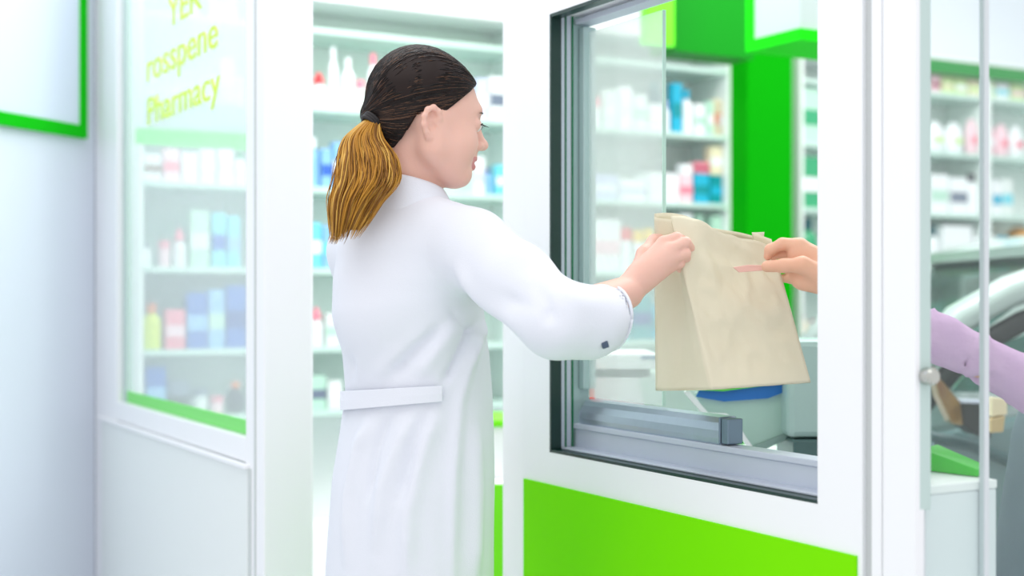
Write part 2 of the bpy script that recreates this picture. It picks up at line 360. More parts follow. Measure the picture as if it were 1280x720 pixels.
# low green-fronted cabinet behind the woman
lc = thing('low_cabinet', P(640, 700, 3.1)-UP*P(640, 700, 3.1).z, 'low white cabinet with lime front, glimpsed between coat and white post', 'cabinet')
bm = B(); x0 = P(560, 0, 3.1).x; x1 = P(650, 0, 3.1).x; zc = P(0, 605, 3.1).z
obox(bm, Vector((0, 0, 0)), Vector((1, 0, 0)), Vector((0, 1, 0)), UP, x0, x1, 3.11, 3.45, 0, zc); obj('carcass', bm, M_WHITE, lc, bevel=.003)
bm = B(); obox(bm, Vector((0, 0, 0)), Vector((1, 0, 0)), Vector((0, 1, 0)), UP, x0, x1, 3.1, 3.109, .05, zc-.001); obj('lime_front', bm, mat('lime_front', (122, 240, 4), .4), lc)
bm = B(); obox(bm, Vector((0, 0, 0)), Vector((1, 0, 0)), Vector((0, 1, 0)), UP, x0, x1-.01, 3.2, 3.42, zc, P(0, 533, 3.2).z); obj('upper_box', bm, M_WHITE, lc, bevel=.003)
bm = B(); obox(bm, Vector((0, 0, 0)), Vector((1, 0, 0)), Vector((0, 1, 0)), UP, x0, x1-.01, 3.19, 3.43, P(0, 533, 3.2).z, P(0, 525, 3.2).z); obj('lime_lid', bm, mat('lime_front', (122, 240, 4), .4), lc, bevel=.002)

# ================================================================== PRODUCTS
ORD = ['top', 'second', 'third', 'fourth', 'fifth', 'lowest']
labels = {}
def where(px):
    if px < 320: return 'behind the glass door'
    if px < 500: return "left of the woman's ponytail"
    if px < 630: return "in front of the woman's face"
    if px < 930: return 'through the serving window'
    if px < 1100: return 'past the green pillar'
    return 'behind the right glass screen'
PM = {}
def pm(rgb, rough=.4):
    k = 'packaging_%d_%d_%d' % tuple(rgb)
    return mat(k, rgb, rough)
PC = dict(white=(244, 247, 250), offw=(232, 240, 238), blue=(58, 104, 196), lblue=(140, 190, 236), aqua=(120, 216, 232), teal=(0, 150, 160), dteal=(20, 90, 100),
          pink=(246, 140, 160), red=(232, 40, 48), yellow=(226, 240, 40), gold=(250, 206, 40), orange=(240, 120, 40), grey=(120, 130, 150), dark=(60, 60, 70), mint=(188, 226, 208),
          cream=(236, 226, 196), lav=(206, 210, 240), green=(60, 170, 120), lgreen=(210, 236, 170), maroon=(150, 60, 90), cyan=(30, 180, 214), navy=(30, 60, 150), rose=(248, 210, 220), brown=(150, 120, 100), peach=(246, 176, 90))
NAMES = dict(white='white', offw='off-white', blue='blue', lblue='light blue', aqua='aqua', teal='teal', dteal='dark teal', pink='pink', red='red', yellow='yellow', gold='golden', orange='orange', grey='grey',
             dark='dark', mint='mint', cream='cream', lav='lavender', green='green', lgreen='pale green', maroon='maroon', cyan='cyan', navy='navy', rose='rose', brown='brown', peach='peach')
PRODUCTS = []
def product(lev, pl, pr, yt, kind, c1, c2='white', zoff=0., dc=0., pos=None):
    c = 4.43+dc; s0, s1 = sS(pl, c), sS(pr, c)
    for dv_ in (sS(352), sS(660), sS(914), 4.405, sS(1236)):     # keep clear of the side panels
        if s0 < dv_+.021 and s1 > dv_-.023:
            if (s0+s1)/2 < dv_: s1 = dv_-.023; s0 = min(s0, s1-.03)
            else: s0 = dv_+.021; s1 = max(s1, s0+.03)
    sm = (s0+s1)/2; wd = max(.02, (s1-s0)*.97); Y = sY((pl+pr)/2, c)
    z0 = LEV[lev]+.0005+zoff
    h = max(.02, CAMZ+(HY-yt)*Y/FPX-z0)
    h = min(h, .238-zoff if lev else .078)
    dp = min(max(wd*.7, .04), .12)
    o = E2*sm+N2*(c+dp/2)+UP*z0
    kn = {'carton': ('medicine_carton', 'carton'), 'bottle': ('pharmacy_bottle', 'bottle'), 'tub': ('cream_tub', 'tub'), 'cone': ('dropper_bottle', 'bottle'), 'bag': ('soft_pack', 'pack')}[kind]
    size = 'tall ' if h > .17 else ('low ' if h < .075 else '')
    look = f"{size}{NAMES[c1]} {kn[1]}"
    if c2 != c1:
        look += {'carton': f" with {NAMES[c2]} band", 'bottle': f" with {NAMES[c2]} cap", 'tub': f" with {NAMES[c2]} lid", 'cone': f" with pointed {NAMES[c2]} cap", 'bag': f" with {NAMES[c2]} spot"}[kind]
    t = thing(kn[0], o, None, kn[1]); r = wd/2; m1, m2 = pm(PC[c1]), pm(PC[c2])
    if kind == 'carton':
        bm = B(); obox(bm, o, E2, N2, UP, -r, r, -dp/2, dp/2, 0, h); obj('box', bm, m1, t, bevel=.0015)
        if c2 != c1:
            bm = B(); obox(bm, o, E2, N2, UP, -r*.98, r*.98, -dp/2-.0012, -dp/2-.0002, h*.32, h*.6); obj('printed_band', bm, m2, t)
    elif kind in ('bottle', 'cone'):
        hb = h*(.78 if kind == 'bottle' else .66); q = r*.95
        bm = B(); lathe(bm, o, [(q*.93, 0), (q, .004), (q, hb*.8), (q*.8, hb*.92), (q*.42, hb), (q*.42, hb+.004)], 16, sy=min(1, dp/2/q)); obj('bottle_body', bm, m1, t, smooth=False)
        bm = B()
        if kind == 'bottle': lathe(bm, o+UP*(hb+.0045), [(q*.52, 0), (q*.52, h-hb-.008), (q*.44, h-hb-.0045)], 14)
        else: lathe(bm, o+UP*(hb+.0045), [(q*.8, 0), (q*.7, (h-hb)*.3), (q*.2, h-hb-.0045)], 14)
        obj('cap', bm, m2, t)
    elif kind == 'tub':
        q = r*.97; bm = B(); lathe(bm, o, [(q*.88, 0), (q*.92, .003), (q*.95, h*.72)], 18, sy=min(1, dp/2/q)); obj('tub_body', bm, m1, t)
        bm = B(); lathe(bm, o+UP*(h*.72+.0003), [(q, 0), (q, h*.24), (q*.93, h*.28)], 18, sy=min(1, dp/2/q)); obj('lid', bm, m2, t)
    else:
        f = Field(np.linspace(o.x-wd*.8, o.x+wd*.8, 22), np.linspace(o.y-wd*.8, o.y+wd*.8, 22), np.linspace(o.z-.01, o.z+h*1.1, 22)) if False else None
        bm = B(); n = 16
        lathe(bm, o, [(r*.8, 0), (r*.98, h*.12), (r, h*.4), (r*.9, h*.72), (r*.55, h*.93), (r*.15, h)], n, ex=E2, ey=N2, sy=min(1, dp/2/r)); obj('pack_body', bm, m1, t, smooth=True)
        if c2 != c1:
            bm = B(); obox(bm, o, E2, N2, UP, -r*.5, r*.5, -dp/2-.001, -dp/2+.012, h*.3, h*.5); obj('printed_spot', bm, m2, t, bevel=.001)
    PRODUCTS.append([t, look, lev, (pl+pr)/2, zoff])
    return t
DATA = '''
0 238 252 2 bottle white grey|0 262 276 -2 carton offw mint|0 279 296 -4 carton white white
1 262 273 92 bottle white white|1 275 294 72 carton offw rose|1 297 306 86 bottle white dark|1 182 198 96 carton offw lav|1 212 226 100 tub white lav
2 180 202 192 carton white brown|2 204 225 186 carton rose pink|2 227 248 190 carton white white|2 250 270 186 carton offw rose|2 273 292 182 carton white offw|2 294 310 190 bottle white green
3 178 191 304 bottle white grey|3 199 215 301 tub rose pink|3 217 235 285 cone white pink|3 238 262 263 carton mint offw|3 265 283 266 carton aqua blue|3 285 300 270 carton aqua lblue
4 179 204 380 bottle yellow orange|4 207 232 387 carton pink rose|4 234 260 366 carton blue lblue|4 261 281 362 carton lblue mint|4 283 308 357 carton blue navy
5 183 208 459 carton blue lblue|5 211 237 477 carton grey dark|5 241 262 486 tub offw grey|5 264 282 496 tub rose pink|5 285 308 478 bottle dark orange
1 392 410 90 cone white red|1 413 425 58 bottle white white|1 429 446 72 bottle white offw|1 448 458 100 tub offw pink|1 462 476 66 bottle white pink
2 386 401 172 bottle lblue white|2 402 415 186 carton lblue blue|2 417 434 178 carton lblue white
3 386 402 278 carton aqua white|3 403 420 282 carton lblue aqua
4 390 406 384 cone white pink|4 408 424 392 carton offw mint
5 388 408 470 carton mint grey|5 410 428 476 carton offw white
1 596 611 98 carton lav white|1 613 632 96 carton white grey
2 594 606 196 carton white lav|2 608 618 210 bottle lblue navy|2 620 634 206 carton aqua white
1 712 731 126 carton white white|1 735 743 124 tub rose pink|1 744 753 122 tub white pink|1 756 772 112 carton offw white|1 775 791 108 carton white offw|1 793 810 118 carton offw mint|1 812 830 130 carton white rose|1 831 840 126 bottle white lav|1 841 853 104 carton cyan teal|1 854 868 112 bottle white cyan|1 869 882 130 carton white mint|1 884 892 126 carton mint white|1 893 902 124 carton cream orange|1 903 913 128 carton cream white
2 714 736 214 carton white lav|2 738 772 218 carton lav white|2 775 808 224 carton white lav|2 811 849 216 carton white white|2 850 866 219 carton rose pink|2 868 887 217 carton cyan teal|2 888 903 219 carton teal cyan|2 904 913 222 carton dteal grey
3 716 738 282 carton white white|3 740 776 274 carton white rose|3 778 792 285 tub white red|3 794 806 288 tub white gold|3 808 820 286 tub white gold|3 850 866 266 carton white mint|3 868 888 262 bottle white mint|3 890 906 270 carton mint green
4 716 742 372 carton offw mint|4 744 772 385 carton mint aqua|4 774 789 376 bottle aqua white|4 790 814 368 carton teal navy|4 816 840 380 carton cyan teal
1 1003 1026 108 carton mint green|2 1003 1026 196 carton green white|3 1003 1026 266 bottle green dteal|4 1001 1012 394 bottle cream maroon|4 1014 1026 400 bottle offw maroon
0 1163 1176 92 carton rose maroon|0 1178 1192 90 carton lgreen cream|0 1194 1209 92 carton lgreen white|0 1211 1226 94 carton cream lgreen|0 1228 1243 98 carton lgreen mint|0 1245 1262 96 carton white aqua|0 1264 1282 100 carton lgreen rose
1 1163 1187 150 bag white lgreen|1 1188 1209 152 bag white lgreen|1 1212 1229 148 bag rose pink|1 1231 1247 152 bag rose white|1 1249 1265 154 bag rose pink|1 1267 1284 156 bag white pink
2 1163 1186 218 carton white mint|2 1188 1210 222 carton white grey|2 1212 1226 216 bottle white dark|2 1228 1240 222 carton white white|2 1241 1252 226 carton white cyan|2 1253 1266 224 carton offw aqua
3 1163 1176 282 bottle white dteal|3 1178 1216 282 carton white offw|3 1218 1230 296 carton white blue|3 1232 1246 294 carton offw lblue|3 1248 1262 296 carton cyan blue
4 1163 1186 346 bag mint white|4 1189 1204 354 bottle green mint|4 1206 1220 352 tub mint navy|4 1222 1240 356 carton offw blue
'''
for ln in DATA.strip().splitlines():
    for it in ln.split('|'):
        a = it.split(); product(int(a[0]), float(a[1]), float(a[2]), float(a[3]), a[4], a[5], a[6])
# packs that stand on or in front of others
LEVP = [
    (4, 208, 232, 418, 'carton', 'grey', 'navy', 0, -.022-.0), (4, 246, 262, 412, 'tub', 'white', 'red', 0, -.022), (4, 287, 305, 411, 'tub', 'rose', 'red', 0, -.022)]
for lev, a, b_, yt, kd, c1, c2, zo, dc in LEVP: pass
def hz(lev, px, y): # z offset above a shelf for a picture height
    Y = sY(px, 4.45); return CAMZ+(HY-y)*Y/FPX-LEV[lev]
LAB2 = []
def stacked(base_look, lev, pl, pr, yt, kind, c1, c2):
    for p in PRODUCTS:
        if p[2] == lev and p[4] == 0 and abs(p[3]-(pl+pr)/2) < 9 and p[1].find(base_look) >= 0:
            top = max((p[0].location.z+v.co.z*0) for v in [type('q', (), {'co': Vector()})()])
            zt_ = max((WORLDPOS[p[0].name][2]+0, ) )
            hh = max(max(v.co.z for v in ch.data.vertices) for ch in bpy.data.objects if ch.parent == p[0])
            return product(lev, pl, pr, yt, kind, c1, c2, zoff=hh-LEV[lev]+.0006)
stacked('rose', 2, 852, 866, 205, 'carton', 'white', 'white')
stacked('cyan', 2, 869, 887, 203, 'carton', 'pink', 'maroon')
stacked('teal', 2, 888, 903, 174, 'carton', 'cream', 'white')
stacked('dark teal', 2, 904, 913, 204, 'carton', 'orange', 'brown')
stacked('white carton with rose', 1, 814, 828, 104, 'bottle', 'dteal', 'teal')
# orange rounded jar at the right margin
jr = E2*sS(1282, 4.36)+N2*4.50+UP*LEV[2]
def glabels():
    from collections import Counter
    base = [f"{p[1]}{', stacked,' if p[4] else ''} on the {ORD[p[2]]} shelf {where(p[3])}" for p in PRODUCTS]
    cnt = Counter(base)
    for i, p in enumerate(PRODUCTS):
        lb = base[i]
        if cnt[lb] > 1:
            nb = [q for q in PRODUCTS if q[2] == p[2] and where(q[3]) == where(p[3]) and q is not p and not q[4]]
            nb.sort(key=lambda q: abs(q[3]-p[3])); q = nb[0]
            lb = f"{p[1]} {'left' if p[3] < q[3] else 'right'} of the {' '.join(q[1].split()[:3] if q[1].startswith(('tall', 'low')) else q[1].split()[:2])}, {ORD[p[2]]} shelf {where(p[3])}"
        w_ = lb.split()
        if len(w_) > 16: lb = lb.replace(' the ', ' ').replace(' with ', ', ')
        p[0]['label'] = lb
        reg = where(p[3]); p[0]['group'] = f"medicines on the {ORD[p[2]]} shelf {reg}"
glabels()

# ================================================================== PEOPLE
M_SKIN = mat('fair_skin', (238, 196, 180), .5, rgb2=(230, 180, 164), nscale=14, bump=.12, bscale=260, sss=.12, spec=.35)
M_SKIN2 = mat('warm_skin', (232, 186, 158), .5, rgb2=(224, 168, 140), nscale=18, bump=.12, bscale=260, sss=.12, spec=.35)
M_LIP = mat('lip_pink', (214, 138, 136), .4)
M_COAT = mat('white_cotton', (229, 232, 241), .8, bump=.18, bscale=500, spec=.2)
M_HAIRD = mat('dark_brown_hair', (30, 21, 20), .42, rgb2=(40, 27, 24), nscale=40, spec=.2)
M_HAIRM = mat('brown_hair', (84, 58, 42), .45, spec=.35)
M_HAIRX = mat('espresso_hair', (16, 12, 12), .4, spec=.3)
M_GOLD = mat('golden_hair', (200, 146, 52), .45, rgb2=(176, 120, 36), nscale=60, spec=.35)
M_GOLDL = mat('light_golden_hair', (222, 176, 86), .45, spec=.35)
M_GOLDD = mat('bronze_hair', (132, 88, 34), .5, spec=.3)

def hframe(org, yaw, pitch, roll=0.):
    f = Vector((math.cos(yaw)*math.cos(pitch), math.sin(yaw)*math.cos(pitch), math.sin(pitch)))
    l = Vector((-math.sin(yaw), math.cos(yaw), 0)); u = f.cross(l)
    R = [list(f), list(l), list(u)]
    def T(x, y, z): return Vector(org)+f*x+l*y+u*z
    return T, R, f, l, u

def head_sdf(F, T, R):
    F.ell(T(-.006, 0, .040), (.080, .067, .078), R, k=.01)
    F.ell(T(.034, 0, .012), (.060, .060, .082), R, k=.03)
    F.ell(T(.042, 0, -.047), (.040, .043, .040), R, k=.03)
    for s in (-1, 1):
        F.cap(T(.008, s*.050, -.040), T(.066, s*.016, -.074), .015, .012, k=.03)
        F.ell(T(.056, s*.033, -.024), (.030, .026, .030), R, k=.02)
        F.cap(T(.002, s*.054, .0), T(.008, s*.050, -.042), .014, .013, k=.03)
    F.cap(T(.075, -.007, -.073), T(.075, .007, -.073), .013, k=.02)
    F.cap(T(.083, -.024, .030), T(.083, .024, .030), .009, k=.02)
    for s in (-1, 1): F.ell(T(.099, s*.030, .010), (.014, .018, .013), R, k=.014, op='sub')
    for s in (-1, 1): F.ell(T(.079, s*.030, .009), (.0135, .0145, .0125), R, k=.003)
    F.cap(T(.089, 0, .020), T(.106, 0, -.016), .0065, .0085, k=.012)
    F.ell(T(.109, 0, -.0175), (.0095, .009, .0085), R, k=.006)
    for s in (-1, 1): F.ell(T(.0985, s*.011, -.021), (.0085, .006, .0065), R, k=.005)
    F.cap(T(.088, 0, -.028), T(.091, 0, -.040), .010, k=.012)
    F.cap(T(.0935, 0, -.0435), T(.083, -.019, -.046), .0058, .003, k=.005); F.cap(T(.0935, 0, -.0435), T(.083, .019, -.046), .0058, .003, k=.005)
    F.cap(T(.0925, 0, -.0545), T(.082, -.017, -.050), .0068, .003, k=.005); F.cap(T(.0925, 0, -.0545), T(.082, .017, -.050), .0068, .003, k=.005)
    F.cap(T(.0985, -.016, -.0488), T(.0985, .016, -.0488), .0018, k=.004, op='sub')
    for s in (-1, 1):       # ears
        yo = s*.0655
        rim = [(.010, .002, -.002), (.013, .006, .012), (.009, .010, .024), (-.002, .0125, .030), (-.013, .0135, .024), (-.0185, .0135, .010), (-.017, .012, -.006), (-.010, .009, -.019), (-.003, .005, -.027), (.003, .002, -.029)]
        pts = [T(-.003+x*.85, yo+s*y, z*.80-.006) for x, y, z in rim]
        F.chain(pts, [.0034, .004, .0043, .0044, .0044, .0044, .0043, .0044, .005, .0048], k=.004)
        F.ell(T(-.006, yo+s*.003, -.006), (.011, .004, .020), R, k=.005)
        F.cap(T(.006, yo-s*.002, -.007), T(.002, yo+s*.006, -.009), .0042, k=.004)
        F.cap(T(-.011, yo+s*.0085, .006), T(-.012, yo+s*.0085, -.012), .0026, k=.003)
        F.ell(T(-.001, yo+s*.011, -.010), (.0062, .0065, .0085), R, k=.003, op='sub')
        F.ell(T(-.005, yo+s*.012, .005), (.0065, .0055, .0065), R, k=.003, op='sub')

def leg_sdf(F, hip, knee, ankle, toe):
    F.cap(hip, knee, .076, .052, k=.03); F.cap(knee, ankle, .052, .034, k=.02)
    F.cap(Vector(ankle)-UP*.01, Vector(ankle)+(Vector(toe)-Vector(ankle))*.5-UP*.02, .036, .034, k=.03); F.cap(Vector(ankle)-UP*.035, toe, .034, .022, k=.02)

# ---------------- the woman in the white coat
HO = (-.1478, 2.2, 1.534)
TH, RH, fH, lH, uH = hframe(HO, math.radians(21), math.radians(-6))
BY = math.radians(33)
RB = Vector((math.sin(BY), -math.cos(BY), 0)); FB = Vector((math.cos(BY), math.sin(BY), 0))
TOR = [(232, 505, 552), (246, 493, 566), (262, 476, 586), (285, 452, 598), (310, 432, 603), (350, 418, 605), (400, 420, 607), (440, 424, 613), (490, 428, 617), (540, 421, 619), (600, 411, 620), (660, 406, 619), (720, 402, 619), (860, 394, 622), (905, 392, 623)]
TY = 2.26
def tor_at(z):
    zz = np.array([CAMZ+(HY-r[0])*TY/FPX for r in TOR][::-1]); L = np.array([(r[1]-640)/FPX*TY for r in TOR][::-1]); Rr = np.array([(r[2]-640)/FPX*TY for r in TOR][::-1])
    l, r = np.interp(z, zz, L), np.interp(z, zz, Rr); hw = (r-l)/2; b = hw/1.127
    return (l+r)/2, TY, b*1.35, b
def tor_d(X, Y, Z, grow=0.):
    cx, cy, a, b = tor_at(Z.ravel()); sh = Z.shape; cx, a, b = cx.reshape(sh), a.reshape(sh)+grow, b.reshape(sh)+grow
    lx = (X-cx)*RB.x+(Y-cy)*RB.y; ly = (X-cx)*FB.x+(Y-cy)*FB.y
    q = np.sqrt((lx/a)**2+(ly/b)**2)+1e-6; return (q-1)*np.sqrt(lx**2+ly**2)/q*.98 + 0*Z
def surf(px, py, grow=0.):
    u = (px-640)/FPX; z = CAMZ+(HY-py)*2.14/FPX
    for _ in range(3):
        cx, cy, a, b = tor_at(np.array([z])); cx, a, b = float(cx[0]), float(a[0])+grow, float(b[0])+grow
        best = None
        # ray (uY, Y): quadratic in Y
        A1, A0 = (u*RB.x+RB.y), -(cx*RB.x+cy*RB.y); B1, B0 = (u*FB.x+FB.y), -(cx*FB.x+cy*FB.y)
        qa = (A1/a)**2+(B1/b)**2; qb = 2*(A1*A0/a**2+B1*B0/b**2); qc = (A0/a)**2+(B0/b)**2-1
        D = max(0, qb*qb-4*qa*qc); Y = (-qb-math.sqrt(D))/(2*qa); z = CAMZ+(HY-py)*Y/FPX
    return Vector((u*Y, Y, z))
SHR, SHL = P(592, 312, 2.13), Vector((-.262, 2.385, 1.335))
ELR, CUF = P(697, 400, 1.97), P(752, 397, 2.03)
WRR = P(783, 366, 2.075)
NB = Vector((-.168, 2.215, 1.415))
woman = thing('person', (-.16, 2.26, 0), 'woman in long white coat with golden ponytail, passing a bag through the window', 'person')

def hand_right(F):
    K = [P(829, 303, 2.118), P(839, 311, 2.105), P(842, 322, 2.105), P(838, 333, 2.112)]
    W = WRR
    for i, kx in enumerate(K):
        a = P([792, 791, 789, 787][i], [348, 354, 360, 367][i], 2.085); F.cap(a, kx, .0145, .0098, k=.012)
    F.cap(P(800, 345, 2.10), P(826, 322, 2.122), .020, .014, k=.014)
    F.chain([K[0], P(846, 297, 2.118), P(855, 300, 2.135)], [.0098, .0085, .0070], k=.003)
    F.chain([K[1], P(857, 303, 2.108), P(863, 310, 2.128)], [.0098, .0086, .0072], k=.003)
    F.chain([K[2], P(857, 317, 2.108), P(858, 325, 2.128)], [.0095, .0083, .0070], k=.003)
    F.chain([K[3], P(850, 329, 2.115), P(850, 336, 2.132)], [.0088, .0076, .0064], k=.003)
    F.chain([P(797, 343, 2.115), P(806, 318, 2.145), P(818, 302, 2.172), P(830, 297, 2.19)], [.0155, .0125, .0105, .0085], k=.008)

fx = [(-.262, -.02, .0022), (.12, .305, .0022)]; fy = [(2.03, 2.30, .0022)]; fz = [(1.235, 1.385, .0022), (1.40, 1.672, .0022)]
Fb = Field(axis(-.42, .33, .009, fx), axis(1.9, 2.56, .009, fy), axis(-.01, 1.69, .011, fz))
head_sdf(Fb, TH, RH)
Fb.cap(TH(-.024, 0, -.030), NB, .041, .047, k=.016)
# trunk under the coat
sl, X, Y, Z = Fb.win((-.42, 2.0, .80), (.0, 2.56, 1.375)); d = tor_d(X, Y, Z, -.016); d = np.maximum(d, np.maximum(Z-1.36, .82-Z)); Fb.join(sl, d.astype(np.float32), .04)
Fb.cap(NB-UP*.03, SHR-UP*.01, .045, .040, k=.04); Fb.cap(NB-UP*.03, SHL-UP*.01, .045, .040, k=.04)
Fb.chain([SHR, ELR, WRR], [.044, .036, .0255], k=.02); hand_right(Fb)
EL2, WR2 = Vector((-.235, 2.475, 1.09)), Vector((-.13, 2.52, .98))
Fb.chain([SHL, EL2, WR2], [.042, .035, .024], k=.02)
Fb.cap(WR2, WR2+Vector((.02, 0, -.06)), .026, .024, k=.01)
for i in range(4): Fb.cap(WR2+Vector((.005+.012*i-.012, -.012+.008*i, -.07)), WR2+Vector((.02+.012*i-.012, -.012+.008*i, -.135+.006*abs(i-1.5))), .0095, .0075, k=.004)
Fb.cap(WR2+Vector((.02, -.02, -.03)), WR2+Vector((.05, -.035, -.09)), .012, .009, k=.008)
for s in (-1, 1):
    hp = Vector((-.175, TY, .86))+RB*(s*.062); kn = Vector((-.175, TY, .46))+RB*(s*.08)+FB*.02; an = Vector((-.175, TY, .075))+RB*(s*.08)-FB*.01
    leg_sdf(Fb, hp, kn, an, an+FB*.15-UP*.052)
me = Fb.mesh('body'); del Fb
body = obj('body', me, [M_SKIN, M_LIP, mat('white_trousers', (236, 240, 246), .8), mat('white_shoe_leather', (238, 238, 240), .4)], woman)
iT = [list(r) for r in RH]
for p in me.polygons:
    c = p.center-Vector(HO); lx, ly, lz = c.dot(fH), c.dot(lH), c.dot(uH)
    if lx > .079 and abs(ly) < .019 and -.0605 < lz < -.0385+abs(ly)*-.1 and (lx > .0895-abs(ly)*.35): p.material_index = 1
    elif p.center.z < .10: p.material_index = 3
    elif p.center.z < .95 and not ((p.center-Vector(WR2)).length < .17 and p.center.y > 2.44): p.material_index = 2

# eyes, brows, lashes
for s in (-1, 1):
    bm = B(); bmesh.ops.create_uvsphere(bm, u_segments=20, v_segments=14, radius=.0112, matrix=Matrix.Translation(TH(.0830, s*.030, .0085))); ey = obj('eye', bm, mat('eye_white', (236, 234, 230), .2), woman, smooth=True)
    bm = B(); c = TH(.0945, s*.0305, .0072); lathe(bm, c-fH*.0016, [(.005, 0), (.0035, .0012)], 14, ax=fH, ex=lH, ey=uH); obj('iris', bm, mat('brown_iris', (70, 46, 30), .2), ey)
    bm = B(); tube(bm, [TH(.0945-.0035*abs(t)-.002*t*t, s*(.0305+.011*t), .0118-.003*t*t) for t in (-1, -.5, 0, .5, 1)], [.0008, .0014, .0018, .0016, .0012], 6)
    for t in (-.6, -.2, .2, .6, .95): tube(bm, [TH(.093, s*(.0305+.011*t), .011-.003*t*t), TH(.1015, s*(.0312+.015*t), .0085-.003*t*t)], [.0006, .0002], 4)
    obj('eyelashes', bm, M_HAIRX, woman)
    bm = B(); tube(bm, [TH(.0925-.004*max(0, t)-.006*t*t, s*(.029+.018*t), .0265+.003*(1-t*t)) for t in (-1, -.5, 0, .5, 1)], [.0012, .0026, .0026, .002, .0008], 6, flat=.6); obj('eyebrow', bm, M_HAIRM, woman)

# hair: cap over the skull gathered towards the tie
TIE = TH(-.084, 0, .002)
fh = [(-.262, -.03, .0024)]
Fh = Field(axis(-.29, -.02, .0024, []), axis(2.06, 2.36, .0026, []), axis(1.44, 1.69, .0024, []))
Fh.ell(TH(-.007, 0, .042), (.0865, .0745, .0855), RH, k=.01)
Fh.ell(TH(.030, 0, .040), (.0640, .0660, .0640), RH, k=.02)
Fh.ell(TH(-.040, 0, -.008), (.043, .055, .046), RH, k=.025)
Fh.cap(TH(-.062, 0, .010), TIE, .026, .013, k=.025)
G = Fh; X, Y, Z = np.meshgrid(G.x, G.y, G.z, indexing='ij', sparse=True)
x = (X-HO[0])*RH[0][0]+(Y-HO[1])*RH[0][1]+(Z-HO[2])*RH[0][2]; y = (X-HO[0])*RH[1][0]+(Y-HO[1])*RH[1][1]+(Z-HO[2])*RH[1][2]; z = (X-HO[0])*RH[2][0]+(Y-HO[1])*RH[2][1]+(Z-HO[2])*RH[2][2]
# keep: above the temple line, or behind the ear line
def hp(x, z, p, q):       # signed distance to a line p->q, negative on its left (above/behind)
    dx, dz = q[0]-p[0], q[1]-p[1]; L = math.hypot(dx, dz); return ((x-p[0])*dz-(z-p[1])*dx)/L
A1 = hp(x, z, (.014, .012), (.094, .078))       # above: negative
A1 = -A1*-1
up_ok = ((z-.012)*(.076)-(x-.014)*(.074))/.106          # >0 above the temple line
bk_ok = -((x+.016)*(1.0)-(z-.030)*.42)/1.085               # >0 behind the ear line
keep = np.maximum(np.minimum(up_ok, z-.012+.02*0), bk_ok)
keep = np.where(np.abs(y) < .03, np.maximum(keep, np.minimum(up_ok, .05)), keep)
nape = z+.060+(-.4)*(x+.06)*-1
cut = np.minimum(keep, nape)
G.F = np.maximum(G.F, -cut.astype(np.float32)*1.0)
hm = G.mesh('hair'); del G, Fh
hair = obj('hair', hm, M_HAIRD, woman)
from mathutils.bvhtree import BVHTree
_v = [v.co.copy() for v in hm.vertices]; _bvh = BVHTree.FromPolygons(_v, [list(q.vertices) for q in hm.polygons])
def on_head(x, y, z, off=.001):
    d = fH*x+lH*y+uH*z; d.normalize(); c0 = TH(-.01, 0, .03)
    hit = _bvh.ray_cast(c0+d*.25, -d)[0]
    return (hit if hit is not None else c0+d*.085)+d*off
bms = [B(), B(), B()]
rnd = random.Random(3)
TL = Vector((-.086, 0, .003))
def dir_of(p): return (Vector(p)-Vector((-.01, 0, .03))).normalized()
starts = []
for i in range(330):      # along the temple hairline, both sides
    t = rnd.random(); s = -1 if i % 5 else 1
    sx, sz = .012+.080*t, .016+.068*t
    starts.append((sx+rnd.uniform(-.003, .001), s*.075*(1-t**2*.75), sz+rnd.uniform(0, .006)))
for i in range(330):      # from the parting on top
    t = rnd.uniform(-.2, 1); s = -1 if i % 4 else 1
    starts.append((-.03+.11*t, s*rnd.uniform(.002, .05), .13-.02*t))
for i in range(120):       # behind the ear up from the nape
    s = -1 if i % 4 else 1; t = rnd.random(); starts.append((-.020-.030*t, s*(.062-.025*t), -.005-.045*t))
for sp in starts:
    d0 = dir_of(sp); d1_ = dir_of(TL); pts = []
    n = 14; sag = rnd.uniform(-.12, .10)
    for k in range(n+1):
        t = k/n; d = d0.lerp(d1_, t); d = (d+Vector((0, 0, -1))*sag*math.sin(math.pi*t)*.6).normalized()
        q = on_head(*d, off=.0002+.0006*rnd.random())
        if t > .85: q = q.lerp(TH(*TL), (t-.85)/.15*.7)
        pts.append(q)
    r = rnd.choice((.0005, .0007, .0009)); wch = 1 if rnd.random() < .16 else (2 if rnd.random() < .5 else 0)
    tube(bms[wch], pts, [r*.4]+[r]*(n-1)+[r*.5], 4)
for b_, m_ in zip(bms, (M_HAIRD, M_HAIRM, M_HAIRX)): obj('hair_strands', b_, m_, hair, smooth=True)
